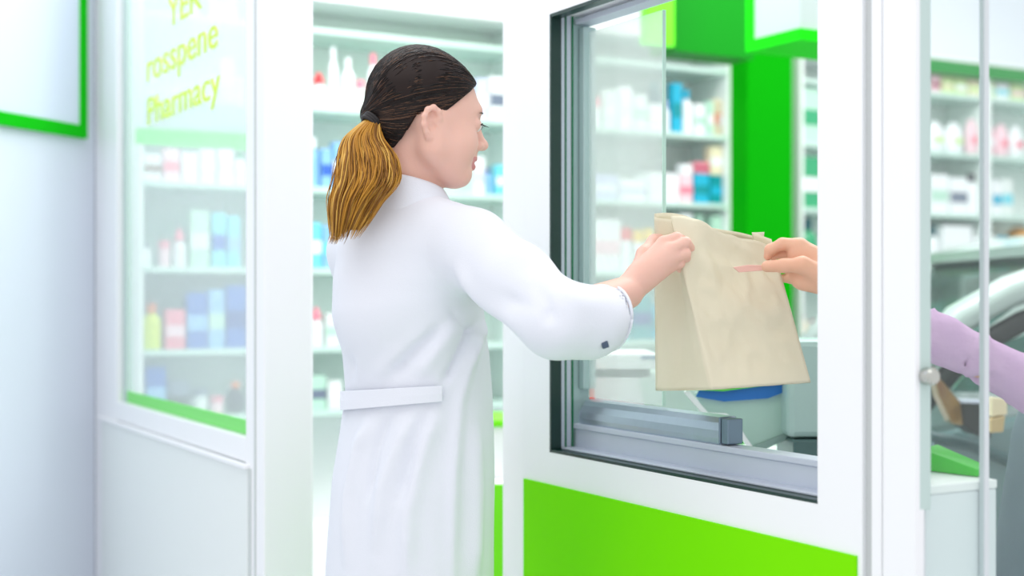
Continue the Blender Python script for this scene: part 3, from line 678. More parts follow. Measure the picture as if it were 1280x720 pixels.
# hair tie and ponytail
bm = B(); c = P(465, 152, 2.150); pa = (P(452, 166, 2.16)-P(470, 146, 2.17)).normalized()
e1 = pa.cross(Vector((0, 1, 0))).normalized(); e2 = pa.cross(e1)
for kk in range(3): tube(bm, [c+pa*(.004*kk-.004)+e1*(.0150*math.cos(a*math.pi/8))+e2*(.0150*math.sin(a*math.pi/8)) for a in range(17)], .0032, 6)
obj('hair_tie', bm, mat('black_elastic', (32, 28, 30), .6), hair, smooth=True)
pc = [(466, 151, 2.150, .013, .013), (455, 172, 2.140, .028, .022), (459, 198, 2.125, .042, .030), (458, 226, 2.110, .045, .033), (444, 256, 2.10, .036, .030), (430, 300, 2.095, .018, .016)]
def pony(t, u, v):
    q = t*(len(pc)-1); i = min(int(q), len(pc)-2); f = q-i
    p0, a, b_, p3 = pc[max(i-1, 0)], pc[i], pc[i+1], pc[min(i+2, len(pc)-1)]
    L = [.5*(2*a[j]+(b_[j]-p0[j])*f+(2*p0[j]-5*a[j]+4*b_[j]-p3[j])*f*f+(3*a[j]-p0[j]-3*b_[j]+p3[j])*f**3) for j in range(5)]
    return P(L[0], L[1], L[2])+Vector((u*L[3], v*L[4], 0))
bm = B(); prev = None; N = 24
for k in range(25):
    ring = [bm.verts.new(pony(k/24*.93, .86*math.cos(2*math.pi*i/N), .86*math.sin(2*math.pi*i/N))) for i in range(N)]
    if prev:
        for i in range(N): bm.faces.new((prev[i], prev[(i+1) % N], ring[(i+1) % N], ring[i]))
    else: bm.faces.new(ring[::-1])
    prev = ring
bm.faces.new(prev); pt = obj('ponytail', bm, M_GOLDD, hair, smooth=True)
bms = [B(), B(), B()]
for i in range(640):
    a = rnd.uniform(0, 2*math.pi); rr = math.sqrt(rnd.uniform(.5, 1.15)); u, v = rr*math.cos(a), rr*math.sin(a)
    if rnd.random() < .6: v = -abs(v)
    end = rnd.uniform(.62, 1.0) if u > .1 else rnd.uniform(.85, 1.03); ph = rnd.uniform(0, 6.28); am = rnd.uniform(.03, .16); n = 22; pts = []
    for k in range(n+1):
        t = k/n*end; tt = min(t, 1); wv = am*math.sin(ph+tt*5)*min(1, tt*3)
        uu = u+wv+(u*.12 if tt > .5 else 0)*(tt-.5)
        p = pony(tt, uu, v+wv*.5)
        if t > 1: p = p+Vector((-.004, 0, -.25*(t-1)))
        pts.append(p)
    r = rnd.choice((.0006, .0009, .0012)); wch = rnd.choices((0, 1, 2), (5, 2.4, 2.6))[0]
    tube(bms[wch], pts, [r]*(n-2)+[r*.8, r*.5, r*.15], 5)
for b_, m_ in zip(bms, (M_GOLD, M_GOLDL, M_GOLDD)): obj('ponytail_strands', b_, m_, pt, smooth=True)

# coat
Fc = Field(axis(-.37, .24, .0045, []), axis(1.90, 2.56, .005, []), axis(.54, 1.47, .0045, []))
sl, X, Y, Z = Fc.win((-.5, 1.8, .55), (.2, 2.6, 1.40)); d = tor_d(X, Y, Z); d = np.maximum(d, np.maximum(Z-1.405, .56-Z)); Fc.join(sl, d.astype(np.float32), .01)
Fc.cap(NB+Vector((-.012, 0, -.032)), SHR+Vector((-.004, 0, .004)), .056, .058, k=.05)
Fc.cap(NB+Vector((-.02, .01, -.032)), SHL, .052, .056, k=.05)
Fc.cap(NB+Vector((-.04, -.01, -.09)), Vector((-.20, 2.2, 1.24)), .07, .085, k=.06)
Fc.chain([SHR, P(645, 352, 2.03), ELR, P(735, 403, 1.998), CUF], [.060, .0555, .0535, .0500, .0500], k=.022)
Fc.chain([SHL, EL2, WR2+Vector((0, 0, .04))], [.056, .046, .038], k=.03)
FOLDS = []
def fold(pts, r, k, op='add', off=0.):
    r = max(r) if isinstance(r, (list, tuple)) else r
    FOLDS.append(([Vector(p) for p in pts], (1.15*r if op == 'add' else -1.5*r), k*.45+r*.45))
def displace(me, folds):
    nv = len(me.vertices); co = np.empty(nv*3); me.vertices.foreach_get('co', co); co = co.reshape(-1, 3)
    no = np.empty(nv*3); me.vertex_normals.foreach_get('vector', no); no = no.reshape(-1, 3); dsp = np.zeros(nv)
    for pts, amp, wd in folds:
        best = np.full(nv, 9.); tt = np.zeros(nv); n = len(pts)-1
        for i in range(n):
            a, b_ = np.array(pts[i]), np.array(pts[i+1]); ba = b_-a; t = np.clip(((co-a)@ba)/(ba@ba), 0, 1); d = np.linalg.norm(co-a-t[:, None]*ba, axis=1)
            m = d < best; best[m] = d[m]; tt[m] = (i+t[m])/n
        dsp += amp*np.exp(-(best/wd)**2)*np.clip(np.sin(np.pi*np.clip(tt, .03, .97))*1.6, 0, 1)
    co += no*dsp[:, None]; me.vertices.foreach_set('co', co.ravel()); me.update()
S = surf
fold([S(598, 398, .004), S(582, 425, .004), S(566, 462, .004), S(552, 482, .002)], [.004, .006, .006, .003], .010, 'sub')      # side crease under the arm
fold([S(604, 404, -.004), S(590, 440, -.003), S(574, 500, -.003), S(566, 600, -.003), S(564, 760, -.003)], [.007, .008, .008, .008, .008], .012)
for q in ([(470, 520), (452, 560), (440, 620), (436, 720)], [(520, 512), (500, 560), (482, 610), (470, 700)], [(548, 505), (530, 560), (512, 640), (508, 740)], [(590, 520), (592, 620), (590, 740)]):
    fold([S(a, b_, -.006) for a, b_ in q], [.006, .010, .012, .012][:len(q)], .02)
for q in ([(486, 512), (468, 560), (455, 640)], [(534, 508), (516, 560), (498, 640)]):
    fold([S(a, b_, .004) for a, b_ in q], [.005, .007, .005], .014, 'sub')
for q in ([(470, 470), (500, 440), (540, 405)], [(450, 474), (470, 420), (480, 360)], [(520, 474), (545, 440), (570, 400)]):
    fold([S(a, b_, -.006) for a, b_ in q], [.006, .010, .006], .02)
for q in ([(486, 474), (520, 440), (556, 405)], [(440, 470), (452, 430), (455, 380)]):
    fold([S(a, b_, .004) for a, b_ in q], [.004, .007, .004], .014, 'sub')
FOLDS.append(([S(600, 396), S(584, 422), S(566, 458), S(553, 480)], -.006, .005)); FOLDS.append(([S(612, 400), S(596, 430), S(580, 466)], .006, .010))
FOLDS.append(([P(560, 380, 2.07), P(590, 404, 2.05), P(625, 424, 2.0)], -.006, .009))
# sleeve folds
def sv(px, py, Y): return P(px, py, Y)
for q, r in (([sv(560, 330, 2.07), sv(600, 365, 2.03), sv(650, 402, 1.965), sv(700, 425, 1.925)], .010), ([sv(606, 322, 2.06), sv(640, 345, 2.0), sv(690, 368, 1.935)], .008), ([sv(700, 380, 1.925), sv(735, 385, 1.955), sv(765, 380, 2.0)], .006), ([sv(690, 410, 1.92), sv(730, 420, 1.955)], .007)):
    fold(q, r, .024)
for q, r in (([sv(600, 345, 2.04), sv(648, 378, 1.96), sv(700, 396, 1.91)], .006), ([sv(672, 350, 1.97), sv(684, 380, 1.915), sv(688, 412, 1.915)], .005), ([sv(718, 400, 1.93), sv(748, 402, 1.965)], .004)):
    fold(q, r, .016, 'sub')
# crease where the sleeve lies over the side of the coat
fold([S(560, 385, .006), S(585, 410, .006), S(612, 430, .006)], .004, .012, 'sub')
ax_ = (P(800, 403, 2.08)-CUF).normalized()
# open cuff: slice the end, hollow it
sl, X, Y, Z = Fc.win(CUF-Vector((.09, .09, .09)), CUF+Vector((.12, .12, .12)))
e_ = CUF+ax_*.016; dpl = ((X-e_.x)*ax_.x+(Y-e_.y)*ax_.y+(Z-e_.z)*ax_.z)
Fc.F[sl] = np.maximum(Fc.F[sl], dpl.astype(np.float32))
Fc.cap(CUF-ax_*.03, CUF+ax_*.08, .0455, .0455, k=.003, op='sub')
# neck opening and hem
Fc.cap(NB+Vector((0, 0, -.03)), NB+UP*.09+FB*.01, .053, .050, k=.006, op='sub')
me = Fc.mesh('coat'); del Fc; displace(me, FOLDS)
coat = obj('coat', me, M_COAT, woman)
sm = coat.modifiers.new('smooth', 'SMOOTH'); sm.factor = .5; sm.iterations = 4
bm = B(); pts = [CUF+ax_*.0155+(ax_.cross(UP).normalized()*math.cos(a*math.pi/16)+ax_.cross(ax_.cross(UP)).normalized()*math.sin(a*math.pi/16))*.0480 for a in range(33)]
tube(bm, pts, .0030, 6); obj('cuff_hem', bm, M_COAT, coat, smooth=True)
_cb = BVHTree.FromPolygons([v.co.copy() for v in me.vertices], [list(f.vertices) for f in me.polygons]); _dr = P(756, 431, 2.0)-Vector((0, 0, CAMZ)); q = (_cb.ray_cast(Vector((0, 0, CAMZ)), _dr.normalized())[0] or P(748, 436, 1.992))-_dr.normalized()*.001
bm = B(); obox(bm, q, Vector((.9, .2, .3)).normalized(), Vector((-.2, .98, 0)).normalized(), Vector((-.3, 0, .95)).normalized(), -.005, .005, -.004, .002, -.005, .005)
obj('cuff_button', bm, mat('slate_button', (66, 84, 106), .3), coat, bevel=.0015)
# collar ring
bm = B(); NS = 48; rows = []
cc = NB+Vector((.002, 0, .004))
for j, (rr, zz) in enumerate([(.060, -.045), (.061, -.02), (.0585, .0), (.057, 1.), (.0595, 1.), (.064, .5), (.071, -.01), (.078, -.045)]):
    row = []
    for i in range(NS):
        a = 2*math.pi*i/NS; dr = FB*math.cos(a)+RB*math.sin(a); back = -math.cos(a)
        top = .020+.016*back
        z_ = zz if zz < .4 else (top if zz == 1. else top*.55)
        row.append(bm.verts.new(cc+dr*rr*(1+.06*back)+UP*(z_+(.004 if j == 4 else 0))))
    rows.append(row)
for a_, b_ in zip(rows, rows[1:]):
    for i in range(NS): bm.faces.new((a_[i], a_[(i+1) % NS], b_[(i+1) % NS], b_[i]))
col = obj('collar', bm, M_COAT, coat, smooth=True); so = col.modifiers.new('solid', 'SOLIDIFY'); so.thickness = .002; ss = col.modifiers.new('sub', 'SUBSURF'); ss.levels = ss.render_levels = 1
# half belt across the back
bm = B(); rows = []
n = 26
for k in range(n+1):
    t = k/n; px = 425+(553-425)*t; yt = 489-7*t; yb = yt+24-4*t
    row = []
    for yy, g in ((yt, .006), (yt, .0105), ((yt+yb)/2, .0115), (yb, .0105), (yb, .006)):
        row.append(bm.verts.new(S(max(px, 428.5) if g < .0 else px+0.0, yy, g)))
    rows.append(row)
for a_, b_ in zip(rows, rows[1:]):
    for i in range(4): bm.faces.new((a_[i], a_[i+1], b_[i+1], b_[i]))
    bm.faces.new((a_[4], a_[0], b_[0], b_[4]))
bm.faces.new(rows[0]); bm.faces.new(rows[-1][::-1]); obj('belt', bm, M_COAT, coat, smooth=False, bevel=.001)

# ---------------- paper bag
bag = thing('paper_bag', P(900, 485, 2.13), 'plain beige paper bag passed between two hands in the serving window', 'bag')
A_, B_, C_ = P(890, 487, 2.075), P(1013, 478, 2.135), P(820, 488, 2.215)
D_ = C_+(B_-A_)*.98
TA, TB = P(838, 274, 2.135), P(964, 299, 2.155); TC, TD = P(818, 271, 2.185), P(955, 290, 2.20)
def mesh_patch(bm, c00, c10, c01, c11, nu, nv, bulge, nz=0., seed=0, top=None, fn=None):
    r_ = random.Random(seed); nrm = (c10-c00).cross(c01-c00).normalized(); V = []
    for j in range(nv+1):
        v = j/nv; row = []
        for i in range(nu+1):
            u = i/nu; p = c00.lerp(c10, u).lerp(c01.lerp(c11, u), v)
            p = p+nrm*(bulge*math.sin(math.pi*u)*math.sin(math.pi*min(1, v*1.0)))
            if fn: p = p+nrm*fn(u, v)
            if top: p = p+UP*top(u)*v**6
            row.append(bm.verts.new(p))
        V.append(row)
    for j in range(nv):
        for i in range(nu): bm.faces.new((V[j][i], V[j][i+1], V[j+1][i+1], V[j+1][i]))
from mathutils import noise as mn
def wr(sd, a1=.0070, a2=.0034):
    def f(u, v):
        edge = min(1, min(u, 1-u)*9)*min(1, v*7)
        q = mn.noise(Vector((u*2.3, v*3.1, sd)))*a1*2+abs(mn.noise(Vector((u*6+v*2, v*5-u, sd+3))))*a2*2-(abs(mn.noise(Vector((u*3-v*3, v*4+u*2, sd+7))))**.6)*a2*2.4
        return q*edge*(.35+.9*v)
    return f
topw = lambda u: .004*math.sin(u*9)+.006*math.sin(u*4+1)-.012*max(0, u-.62)*2
bm = B()
mesh_patch(bm, A_, B_, TA, TB, 36, 48, -.010, fn=wr(1), top=topw)           # front
mesh_patch(bm, C_, D_, TC, TD, 30, 48, .008, fn=wr(5), top=topw)           # back
GL0, GL1 = (A_+C_)/2+(B_-A_)*.01, (TA+TC)/2+(TB-TA)*.16
GR0, GR1 = (B_+D_)/2-(B_-A_)*.01, (TB+TD)/2-(TB-TA)*.16
mesh_patch(bm, C_, GL0, TC, GL1, 10, 48, 0, fn=wr(9, .002, .001)); mesh_patch(bm, GL0, A_, GL1, TA, 10, 48, 0, fn=wr(11, .002, .001))
mesh_patch(bm, B_, GR0, TB, GR1, 10, 48, 0); mesh_patch(bm, GR0, D_, GR1, TD, 10, 48, 0)
mesh_patch(bm, A_, B_, C_, D_, 8, 8, 0)
bmesh.ops.remove_doubles(bm, verts=bm.verts[:], dist=.0006)
bo = obj('bag_body', bm, mat('beige_kraft_paper', (230, 224, 202), .75, rgb2=(221, 213, 186), nscale=9, bump=.25, bscale=90, spec=.2), bag, smooth=True)
so = bo.modifiers.new('solid', 'SOLIDIFY'); so.thickness = .0008
bm = B(); q0, q1 = P(916, 336, 2.098), P(955, 334, 2.094)
vs = [P(916, 334, 2.094), P(924, 340.5, 2.093), P(956, 338, 2.090), P(956, 331.5, 2.092), P(935, 331, 2.093)]
f0 = [bm.verts.new(v) for v in vs]; f1 = [bm.verts.new(v+Vector((0, .004, 0))) for v in vs]
bm.faces.new(f0); bm.faces.new(f1[::-1])
for i in range(5): bm.faces.new((f0[i], f0[(i+1) % 5], f1[(i+1) % 5], f1[i]))
tag(obj('paper_slip', bm, mat('pink_slip', (226, 178, 164), .6), bevel=.0008), 'small pink pointed slip pinched under the thumb against the paper bag', 'slip')

# ---------------- the customer behind the glass
cust = thing('person', (1.02, 2.32, 0), 'customer in lilac knit sleeve and grey vest, reaching behind the white post for the bag', 'person')
cW, cE, cS = P(1056, 364, 2.05), P(1300, 487, 1.95), Vector((.93, 2.14, 1.30))
cS2 = Vector((1.12, 2.46, 1.30)); cN = Vector((1.03, 2.30, 1.38))
HO2 = (1.0, 2.27, 1.50); TH2, RH2, fH2, lH2, uH2 = hframe(HO2, math.radians(200), math.radians(-8))
Fb = Field(axis(.36, 1.30, .009, [(.36, .56, .0022), (.86, 1.12, .0035)]), axis(1.84, 2.66, .009, [(1.98, 2.12, .0022), (2.14, 2.42, .0035)]), axis(-.01, 1.66, .011, [(1.25, 1.36, .0022), (1.36, 1.65, .0035)]))
head_sdf(Fb, TH2, RH2); Fb.cap(TH2(-.02, 0, -.04), cN, .05, .052, k=.02)
FB2 = Vector((-.94, -.34, 0)); RB2 = Vector((-.34, .94, 0)) 
Fb.ell((1.04, 2.31, 1.17), (.12, .155, .25), None, k=.03); Fb.ell((1.04, 2.32, .92), (.13, .165, .14), None, k=.05)
Fb.cap(cN-UP*.03, cS, .05, .042, k=.04); Fb.cap(cN-UP*.03, cS2, .05, .042, k=.04)
Fb.chain([cS, cE, cW], [.040, .029, .022], k=.02)
e2_, w2_ = Vector((1.16, 2.5, 1.03)), Vector((1.05, 2.52, .82)); Fb.chain([cS2, e2_, w2_], [.042, .035, .025], k=.02)
Fb.cap(w2_, w2_+Vector((-.03, 0, -.07)), .025, .024, k=.01)
for i in range(4): Fb.cap(w2_+Vector((-.035, -.03+.018*i, -.08)), w2_+Vector((-.05, -.03+.018*i, -.15)), .009, .0075, k=.004)
Fb.cap(w2_+Vector((-.02, -.03, -.04)), w2_+Vector((-.05, -.05, -.09)), .012, .009, k=.008)
for s in (-1, 1):
    h_ = Vector((1.04, 2.32+s*.085, .84)); leg_sdf(Fb, h_, h_-UP*.40-Vector((.02, 0, 0)), h_-UP*.765, h_-UP*.815-Vector((.15, .0, 0)))
# hand
for i, (a, k_) in enumerate((((1036, 330), (999, 308)), ((1038, 338), (996, 318)), ((1040, 348), (996, 332)), ((1040, 356), (1000, 345)))):
    Fb.cap(P(a[0], a[1], 2.055), P(k_[0], k_[1], 2.07), .0150, .0125, k=.016)
Fb.cap(P(1036, 350, 2.05), P(1004, 350, 2.06), .018, .014, k=.02)
Fb.chain([P(1000, 307, 2.068), P(978, 305, 2.073), P(963, 312, 2.080), P(960, 320, 2.083)], [.0115, .0092, .0084, .0068], k=.004)
Fb.chain([P(998, 316, 2.082), P(978, 315, 2.092), P(966, 320, 2.098)], [.0105, .0086, .0070], k=.004)
Fb.chain([P(996, 330, 2.09), P(984, 334, 2.15), P(972, 336, 2.195)], [.0105, .0086, .0072], k=.004)
Fb.chain([P(998, 344, 2.09), P(988, 348, 2.15), P(978, 348, 2.19)], [.0100, .0080, .0066], k=.004)
Fb.chain([P(1026, 344, 2.04), P(1003, 331, 2.035), P(980, 332, 2.052), P(959, 333, 2.072)], [.0165, .0120, .0098, .0090], k=.007)
me = Fb.mesh('body'); del Fb
cb = obj('body', me, [M_SKIN2, M_LIP, mat('slate_trousers', (92, 108, 118), .8, bump=.3, bscale=120), mat('dark_shoes', (50, 52, 56), .5)], cust)
for p in me.polygons:
    if p.center.z < .10: p.material_index = 3
    elif p.center.z < .93 and (p.center-w2_).length > .19: p.material_index = 2
M_LILAC = mat('lilac_knit', (222, 188, 218), .85, rgb2=(202, 164, 206), nscale=26, bump=.9, bscale=70, spec=.1)
Fs = Field(axis(.50, 1.30, .005, []), axis(1.84, 2.66, .006, []), axis(.84, 1.45, .005, []))
cuf = cW.lerp(cE, .22)
Fs.chain([cuf, cW.lerp(cE, .5), cE, cS], [.028, .0325, .037, .048], k=.02); Fs.chain([cS2, e2_, w2_+UP*.04], [.052, .046, .034], k=.02)
Fs.ell((1.04, 2.31, 1.18), (.128, .163, .24), None, k=.03); Fs.cap(cN-UP*.04, cS, .054, .05, k=.04); Fs.cap(cN-UP*.04, cS2, .054, .05, k=.04)
rs = random.Random(5); dv = (cE-cW).normalized()
for i in range(14):
    t = rs.uniform(.25, 1.0); c = cW.lerp(cE, t); a = rs.uniform(-.9, 1.6); r_ = .036+.006*t
    o1 = (Vector((0, -1, 0))*math.cos(a)+UP*math.sin(a))*r_; o2 = (Vector((0, -1, 0))*math.cos(a-1.2)+UP*math.sin(a-1.2))*r_
    Fs.cap(c+o1, c+o2+dv*rs.uniform(-.03, .02), .0028, .0020, k=.008, op='sub' if i % 3 else 'add')
Fs.cap(cN-UP*.05, cN+UP*.1, .056, .054, k=.006, op='sub'); a_ = (cW-cE).normalized(); Fs.cap(cuf, cuf+a_*.08, .0265, .0265, k=.002, op='sub')
sl, X, Y, Z = Fs.win(cuf-Vector((.08, .08, .08)), cuf+Vector((.08, .08, .08))); e_ = cuf+a_*.01
Fs.F[sl] = np.maximum(Fs.F[sl], ((X-e_.x)*a_.x+(Y-e_.y)*a_.y+(Z-e_.z)*a_.z).astype(np.float32))
me = Fs.mesh('sweater'); del Fs; obj('sweater', me, M_LILAC, cust)
Fv = Field(axis(.72, 1.30, .006, []), axis(2.0, 2.64, .007, []), axis(.42, 1.42, .006, []))
Fv.ell((1.035, 2.31, 1.17), (.145, .182, .25), None, k=.03)
Fv.cap((1.03, 2.26, .98), (1.0, 2.25, .50), .165, .20, k=.05); Fv.cap((1.03, 2.38, .98), (1.0, 2.38, .50), .15, .19, k=.05)
for i in range(9): Fv.cap((.80+.012*math.sin(i), 2.17+.03*i, 1.02), (.79, 2.14+.035*i, .5), .004, .006, k=.012, op='sub')
sl, X, Y, Z = Fv.win((.6, 1.9, .3), (1.4, 2.8, .62)); Fv.F[sl] = np.maximum(Fv.F[sl], (.52-Z).astype(np.float32)+0*X)
Fv.cap(cN-UP*.06, cN+UP*.12, .075, .075, k=.01, op='sub')
for s_ in (cS, cS2): Fv.ell(s_-UP*.01, (.075, .075, .10), None, k=.02, op='sub')
Fv.cap(cE+Vector((0, 0, -.02)), cS, .056, .060, k=.01, op='sub')
me = Fv.mesh('vest'); del Fv; obj('vest', me, mat('slate_grey_quilting', (88, 106, 116), .7, rgb2=(108, 126, 134), nscale=8, bump=.4, bscale=60), cust)
Fh = Field(axis(.88, 1.14, .004, []), axis(2.14, 2.42, .004, []), axis(1.38, 1.66, .004, []))
Fh.ell(TH2(-.010, 0, .044), (.090, .078, .088), RH2, k=.01); Fh.ell(TH2(-.045, 0, -.02), (.055, .066, .075), RH2, k=.03); Fh.ell(TH2(.085, 0, -.01), (.07, .09, .082), RH2, k=.012, op='sub')
me = Fh.mesh('hair'); obj('hair', me, M_HAIRM, cust)

# ================================================================== glass screen and counter on the right
gp0 = wp(CW, 1147)
g = thing('glass_screen', gp0+E2*.15, 'clear glass screen with pale upright edges beside the white post', 'glass screen')
bm = B(); obox(bm, gp0, E2, N2, UP, .002, .0245, .0, .012, .985, 2.6); obj('frosted_stile', bm, mat('frosted_grey_green', (196, 216, 212), .35), g, bevel=.002)
def gt(px):
    u = (px-640)/FPX; return (u*gp0.y-gp0.x)/(.868-.4965*u)
bm = B(); obox(bm, gp0, E2, N2, UP, .024, gt(1232), .004, .009, .2, 2.6); obox(bm, gp0, E2, N2, UP, gt(1238), 1.0, .004, .009, .2, 2.6)
obj('glass_pane', bm, glass('clear_screen_glass', (250, 253, 252), .03, (240, 248, 246), .4), g)
bm = B(); obox(bm, gp0, E2, N2, UP, gt(1232.5), gt(1238), .002, .011, .0, 2.6); obj('pane_joint', bm, mat('milky_joint', (216, 222, 226), .3), g)
bm = B(); q = gp0+E2*gt(1156)+UP*P(0, 470, 1.73).z-N2*.001
lathe(bm, q, [(.0105, 0), (.0115, .003), (.0115, .012), (.009, .016)], 20, ax=-N2, ex=E2, ey=UP); obj('clamp_knob', bm, mat('polished_steel', (190, 192, 186), .15, metal=.9), g)
bm = B(); obox(bm, q+E2*.012+N2*.012, E2, N2, UP, -.012, .006, 0, .02, -.010, .010); obj('clamp_block', bm, mat('brass', (206, 184, 130), .2, metal=.9), g, bevel=.002)
ct = thing('service_counter', gp0+E2*.1+N2*.1, 'plain white service counter block standing behind the right glass screen', 'counter')
bm = B(); sC1 = gt(1256)
obox(bm, gp0, E2, N2, UP, .0265, sC1, .013, .13, 0, P(0, 606, 1.76).z-.012); obj('counter_body', bm, mat('white_counter', (236, 240, 244), .4), ct, bevel=.003)
bm = B(); obox(bm, gp0, E2, N2, UP, .0265, sC1, .012, .132, P(0, 606, 1.76).z-.0118, P(0, 606, 1.76).z); obj('counter_top', bm, M_WHITE, ct, bevel=.002)
zc = P(0, 606, 1.76).z
bm = B(); L_ = [P(1150, 578, 1.9), P(1172, 574, 1.92), P(1232, 592, 1.86), P(1222, 600, 1.83)]
zb = zc+.001
bt = [Vector((v.x, v.y, zb)) for v in L_]; tp = [Vector((v.x, v.y, zb+h)) for v, h in zip(L_, (.030, .034, .012, .010))]
vb = [bm.verts.new(v) for v in bt]; vt = [bm.verts.new(v) for v in tp]
bm.faces.new(vb[::-1]); bm.faces.new(vt)
for i in range(4): bm.faces.new((vb[i], vb[(i+1) % 4], vt[(i+1) % 4], vt[i]))
tag(obj('leaflet_wedge', bm, mat('vivid_green_wedge', (40, 200, 10), .4), bevel=.001), 'bright green folded leaflet lying on the white service counter', 'leaflet')
bm = B(); obox(bm, gp0, E2, N2, UP, .03, sC1, .126, .130, zc+.001, zc+.05); tag(obj('glass_lip', bm, glass('lip_glass', (200, 226, 222), .1, (210, 230, 228), .8)), 'low glass lip along the rear edge of the white service counter', 'glass')

# ================================================================== items beyond the serving window
X1, Y1 = Vector((1, 0, 0)), Vector((0, 1, 0))
def plate(name, pts, thick, m, parent=None, bevel=.0, dirv=Y1):
    bm = B(); f0 = [bm.verts.new(v) for v in pts]; f1 = [bm.verts.new(v+dirv*thick) for v in pts]; n = len(pts)
    bm.faces.new(f0); bm.faces.new(f1[::-1])
    for i in range(n): bm.faces.new((f0[i], f0[(i+1) % n], f1[(i+1) % n], f1[i]))
    return obj(name, bm, m, parent, bevel=bevel)
ctr = thing('back_counter', Vector((.32, 2.9, 0)), 'white back counter carrying the machine and leaflet stand beyond the window', 'counter')
bm = B(); obox(bm, Vector((0, 0, 0)), X1, Y1, UP, .10, .78, 2.62, 3.02, 0, .90); obj('counter_body', bm, M_PANEL, ctr, bevel=.003)
bm = B(); obox(bm, Vector((0, 0, 0)), X1, Y1, UP, .09, .79, 2.60, 3.03, .9003, .925); obj('counter_top', bm, mat('mint_white_top', (226, 238, 234), .35), ctr, bevel=.003)
M_MACH = mat('machine_white', (238, 236, 238), .4); M_MACHG = mat('machine_pale_green', (196, 216, 206), .4)
pr = thing('label_printer', Vector((.24, 2.8, .926)), 'white counter machine with a dark slot under its lid, left of the bag', 'machine')
def quadbox(name, px0, px1, yt, yb, Ya, Yb, m, parent, bevel=.003):
    bm = B(); obox(bm, Vector((0, 0, 0)), X1, Y1, UP, P(px0, 0, Ya).x, P(px1, 0, Ya).x, Ya, Yb, P(0, yb, Ya).z if yb else .9255, P(0, yt, Ya).z); return obj(name, bm, m, parent, bevel=bevel)
plate('machine_body', [P(736, 472, 2.70), P(796, 472, 2.70), P(812, 474, 2.70), Vector((P(826, 0, 2.7).x, 2.7, .926)), Vector((P(736, 0, 2.7).x, 2.7, .926))], .22, M_MACH, pr, .004)
plate('side_cowl', [P(798, 473, 2.694), P(850, 466, 2.694), P(870, 490, 2.694), Vector((P(885, 0, 2.694).x, 2.694, .926)), Vector((P(822, 0, 2.694).x, 2.694, .926))], .20, M_MACHG, pr, .004)
quadbox('paper_slot', 738, 812, 462, 471.6, 2.72, 2.88, mat('dark_slot', (70, 82, 84), .5), pr, .001)
quadbox('machine_lid', 728, 824, 442, 461.8, 2.69, 2.92, M_WHITE, pr, .006)
quadbox('card_strip', 802, 822, 445, 449, 2.685, 2.6895, mat('blue_strip', (60, 110, 150), .4), pr, .001)
rd = thing('red_marker', P(737, 478, 2.62), 'red marker cap peeking out beside the aluminium sash stile', 'marker')
bm = B(); q = Vector((P(737, 0, 2.66).x, 2.66, .926)); lathe(bm, q, [(.009, 0), (.010, .01), (.010, .15), (.0095, .165)], 14); obj('marker_barrel', bm, mat('marker_red', (236, 80, 60), .35), rd)
bm = B(); lathe(bm, q+UP*.1655, [(.0105, 0), (.0105, .025), (.007, .035)], 14); obj('marker_cap', bm, mat('marker_red_cap', (220, 50, 40), .35), rd)
st = thing('leaflet_stand', Vector((.42, 2.55, .926)), 'pale green leaflet stand with a white zigzag edge under the bag', 'stand')
zz = [(858, 489), (884, 519), (908, 520), (926, 541), (944, 568)]
bm = B(); th = .009
for (a, b_) in zip(zz, zz[1:]):
    p0, p1 = P(a[0], a[1], 2.50), P(b_[0], b_[1], 2.50); dx = (p1-p0).normalized(); nn = Vector((-dx.z, 0, dx.x))
    obox(bm, p0, dx, Y1, nn, -.001, (p1-p0).length+.001, 0, .012, -th/2, th/2)
obj('zigzag_edge', bm, mat('clear_white_acrylic', (240, 246, 246), .2), st, bevel=.001)
plate('side_panel', [P(868, 492, 2.512)]+[P(a, b_, 2.512) for a, b_ in zz[1:]]+[P(992, 545, 2.512), P(992, 486, 2.512)], .006, mat('pale_green_acrylic', (176, 208, 196), .3), st)
plate('crease_bar', [P(937, 560, 2.506), P(990, 538, 2.506), P(990, 545, 2.506), P(944, 566, 2.506)], .005, mat('grey_green_bar', (140, 168, 160), .4), st)
for nm, pts, c, lb in (('green_leaflet', [(852, 487), (905, 489), (985, 478), (985, 470), (860, 470)], (96, 214, 70), 'bright green leaflet in the stand, just under the bag'),
                       ('blue_leaflet', [(870, 496), (905, 502), (960, 498), (986, 488), (986, 474), (880, 474)], (30, 110, 190), 'blue leaflet in the stand, behind the green one under the bag')):
    Yl = 2.496 if nm[0] == 'g' else 2.500+.003
    tag(plate(nm, [P(a, b_, Yl) for a, b_ in pts], .002, mat('paper_'+nm, c, .5)), lb, 'leaflet')
tm = thing('card_terminal', Vector((.50, 2.42, 0)), 'grey-green upright terminal housing at the window frame, right of the leaflet stand', 'terminal')
bm = B(); obox(bm, Vector((0, 0, 0)), X1, Y1, UP, P(985, 0, 2.45).x, P(1075, 0, 2.45).x, 2.45, 2.60, P(0, 548, 2.45).z, P(0, 425, 2.45).z); obj('housing', bm, mat('grey_green_housing', (168, 196, 190), .35), tm, bevel=.012)
bm = B(); obox(bm, Vector((0, 0, 0)), X1, Y1, UP, P(992, 0, 2.44).x, P(1065, 0, 2.44).x, 2.44, 2.60, .926, P(0, 550, 2.44).z); obj('base', bm, mat('dark_green_base', (70, 100, 98), .35), tm, bevel=.004)

